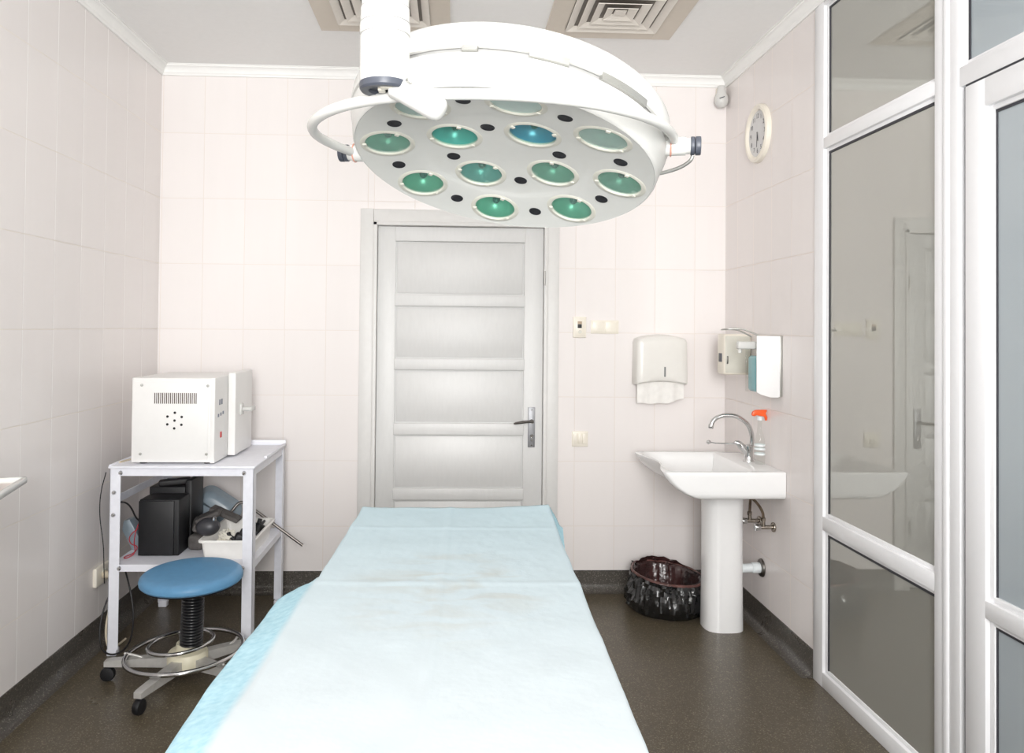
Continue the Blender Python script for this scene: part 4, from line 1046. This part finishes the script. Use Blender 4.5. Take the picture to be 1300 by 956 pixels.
b = MB(); b.lathe([(0, 3.028), (.020, 3.030), (.036, 3.044), (.044, 3.068), (.042, 3.095), (.030, 3.12), (.024, 3.15), (.022, 3.165), (0, 3.166)], (1.664, YB-.05, 0), (0, 0, 1), 32, sy=.85); b.build('housing', M['white'], mdt)
MB().box((1.668, YB-.015, 3.13), (.05, .03, .06), None, .006).build('bracket', M['cream'], mdt)
MB().box((1.656, YB-.088, 3.082), (.034, .004, .005), Matrix.Rotation(-.35, 3, 'Y'), .001).build('sensor_slit', M['dkgrey'], mdt)

# ------------------------------------------------------------------ WALL FITTINGS, RIGHT WALL
ck = thing('wall_clock', 'round cream wall clock high on the right wall', 'clock', (XR, 4.318, 2.742))
cc = Vector((XR, 4.318, 2.742)); RC = .164
MB().lathe([(RC, 0), (RC, .014), (RC-.004, .024), (RC-.014, .030), (RC-.026, .028), (RC-.034, .018), (RC-.036, .012)], cc, (-1, 0, 0), 72).build('rim', M['cream'], ck)
MB().lathe([(0, .0135), (RC-.034, .0135)], cc, (-1, 0, 0), 64, cap=False).build('dial', M['clockface'], ck)
nb = bmesh.new()
for hnum in range(1, 13):
    a = radians(90-30*hnum); R_ = .098
    # facing the wall the viewer's right is -Y
    m4 = frame(cc+Vector((-.0142, -R_*cos(a), R_*sin(a))), (0, -1, 0), (0, 0, 1), (-1, 0, 0))
    t_ = text_mesh(str(hnum), .036, m4); nb.from_mesh(t_); bpy.data.meshes.remove(t_)
me = bpy.data.meshes.new('numerals'); nb.to_mesh(me); nb.free(); place('numerals', me, M['ink'], ck)
for name, ang, ln_, w_ in (('hour_hand', 90-30*5.5, .055, .006), ('minute_hand', 90-6*31, .085, .0045)):
    a = radians(ang); dv = Vector((0, -cos(a), sin(a)))
    m4 = frame(cc+Vector((-.017, 0, 0))+dv*(ln_/2-.01), dv, Vector((-1, 0, 0)).cross(dv), (-1, 0, 0)).to_3x3()
    MB().box(cc+Vector((-.0165, 0, 0))+dv*(ln_/2-.01), (ln_, w_, .001), m4).build(name, M['inkdark'], ck, smooth=0)
sd = thing('soap_dispenser', 'cream box soap dispenser on the right wall nearer the corner', 'dispenser', (1.63, 4.48, 1.374))
MB().bb(1.552, XR-.002, 4.425, 4.545, 1.378, 1.612, .014, 4).build('housing', M['cream'], sd)
MB().bb(1.560, XR-.01, 4.421, 4.432, 1.390, 1.600, .004).build('side_cover', M['ivory'], sd)
MB().bb(1.549, 1.556, 4.46, 4.51, 1.45, 1.50, .002).build('level_window', M['dkgrey'], sd); MB().bb(1.566, 1.575, 4.418, 4.424, 1.44, 1.485, .002).build('lock_slot', M['rod'], sd)
ed = thing('elbow_dispenser', 'white elbow-lever dispenser with teal bottle on the right wall', 'dispenser', (1.64, 4.06, 1.285))
b = MB(); m4 = frame((0, 4.012, 0), (1, 0, 0), (0, 0, 1), (0, -1, 0))
b.prism([(1.577, 1.312), (1.600, 1.300), (1.648, 1.286), (1.690, 1.285), (1.700, 1.290), (1.700, 1.606), (1.577, 1.606)], m4, .010, .003, 2); b.build('side_plate', M['ceramic'], ed, smooth=30)
MB().bb(1.695, XR+.001, 4.002, 4.165, 1.29, 1.607, .004).build('back_plate', M['steel'], ed)
MB().bb(1.575, 1.70, 4.15, 4.162, 1.305, 1.54, .003).build('far_plate', M['clear'], ed)
MB().bb(1.58, 1.69, 4.018, 4.142, 1.31, 1.50, .018, 4).build('bottle', M['teal_liquid'], ed, label='teal liquid bottle')
b = MB(); b.cyl((1.635, 4.08, 1.498), (1.635, 4.08, 1.535), .022, seg=24); b.bb(1.50, 1.655, 4.06, 4.10, 1.535, 1.575, .008, 3); b.cyl((1.515, 4.08, 1.54), (1.515, 4.08, 1.515), .010); b.build('pump', M['white'], ed)
b = MB(); b.tube([(1.60, 4.035, 1.607), (1.54, 4.035, 1.632), (1.505, 4.035, 1.643), (1.44, 4.04, 1.640), (1.425, 4.06, 1.638), (1.425, 4.11, 1.636), (1.44, 4.13, 1.638), (1.505, 4.135, 1.640), (1.54, 4.135, 1.630), (1.60, 4.135, 1.60)], .0045, smooth=2, seg=10)
b.build('elbow_lever', M['steel'], ed, label='steel wire elbow lever')

# ------------------------------------------------------------------ CAMERA (calibrated from the room's own lines)
f_px, pcx, pcy = 992.257, 616.606, 399.955
yaw, pitch, roll, hcam = .04104, .01596, .00965, 1.6357
fw = Vector((sin(yaw)*cos(pitch), cos(yaw)*cos(pitch), sin(pitch)))
rt = Vector((cos(yaw), -sin(yaw), 0)); upv = rt.cross(fw)
r2 = rt*cos(roll)+upv*sin(roll); u2 = upv*cos(roll)-rt*sin(roll)
cam = bpy.data.cameras.new('camera'); co = bpy.data.objects.new('camera', cam); COL.objects.link(co)
co.matrix_world = frame((0, 0, hcam), r2, u2, -fw)
cam.sensor_width = 36; cam.lens = f_px*36/1300; cam.shift_x = (650-pcx)/1300; cam.shift_y = (pcy-478)/1300
cam.clip_start = .02
SC.camera = co

# ------------------------------------------------------------------ LIGHT
def area(name, loc, target, size, power, col=(1, 1, 1), size_y=None, spread=180):
    l = bpy.data.lights.new(name, 'AREA'); l.energy = power; l.color = col; l.size = size
    if size_y: l.shape = 'RECTANGLE'; l.size_y = size_y
    l.spread = radians(spread)
    o = bpy.data.objects.new(name, l); COL.objects.link(o); o.location = loc
    o.rotation_euler = (Vector(target)-Vector(loc)).to_track_quat('-Z', 'Y').to_euler()
    return o
area('bounce_flash', (.05, -1.95, 2.7), (-.1, 4.4, 2.45), 1.3, 65, (1, .99, .98), None, 115)
area('camera_flash', (0, -.12, 1.80), (0, 4, 2.1), .16, 3.5, (1, .99, .985))
area('ceiling_bounce', (.1, -1.7, 1.7), (.1, 2.4, 3.6), 1.2, 88, (1, .995, .99), None, 140)
area('ceiling_glow', (0, 1.0, ZC-.15), (0, 1.0, 0), 1.6, 3, (1, .99, .98), 2.6)
area('corridor_fill', (3.0, 2.0, ZC-.1), (3.0, 2.0, 0), 1.2, 24, (.92, .97, 1), 3.0)  # unseen fill added to light the frosted panes from behind
wd = bpy.data.worlds.new('world'); SC.world = wd; wd.use_nodes = True
wd.node_tree.nodes['Background'].inputs[0].default_value = (.9, .92, 1, 1); wd.node_tree.nodes['Background'].inputs[1].default_value = .3
SC.view_settings.view_transform = 'Standard'; SC.view_settings.look = 'None'; SC.view_settings.exposure = 0
SC.cycles.max_bounces = 10; SC.cycles.diffuse_bounces = 6; SC.cycles.glossy_bounces = 5; SC.cycles.transparent_max_bounces = 12
SC.cycles.use_denoising = True
SC.cycles.sample_clamp_indirect = 6
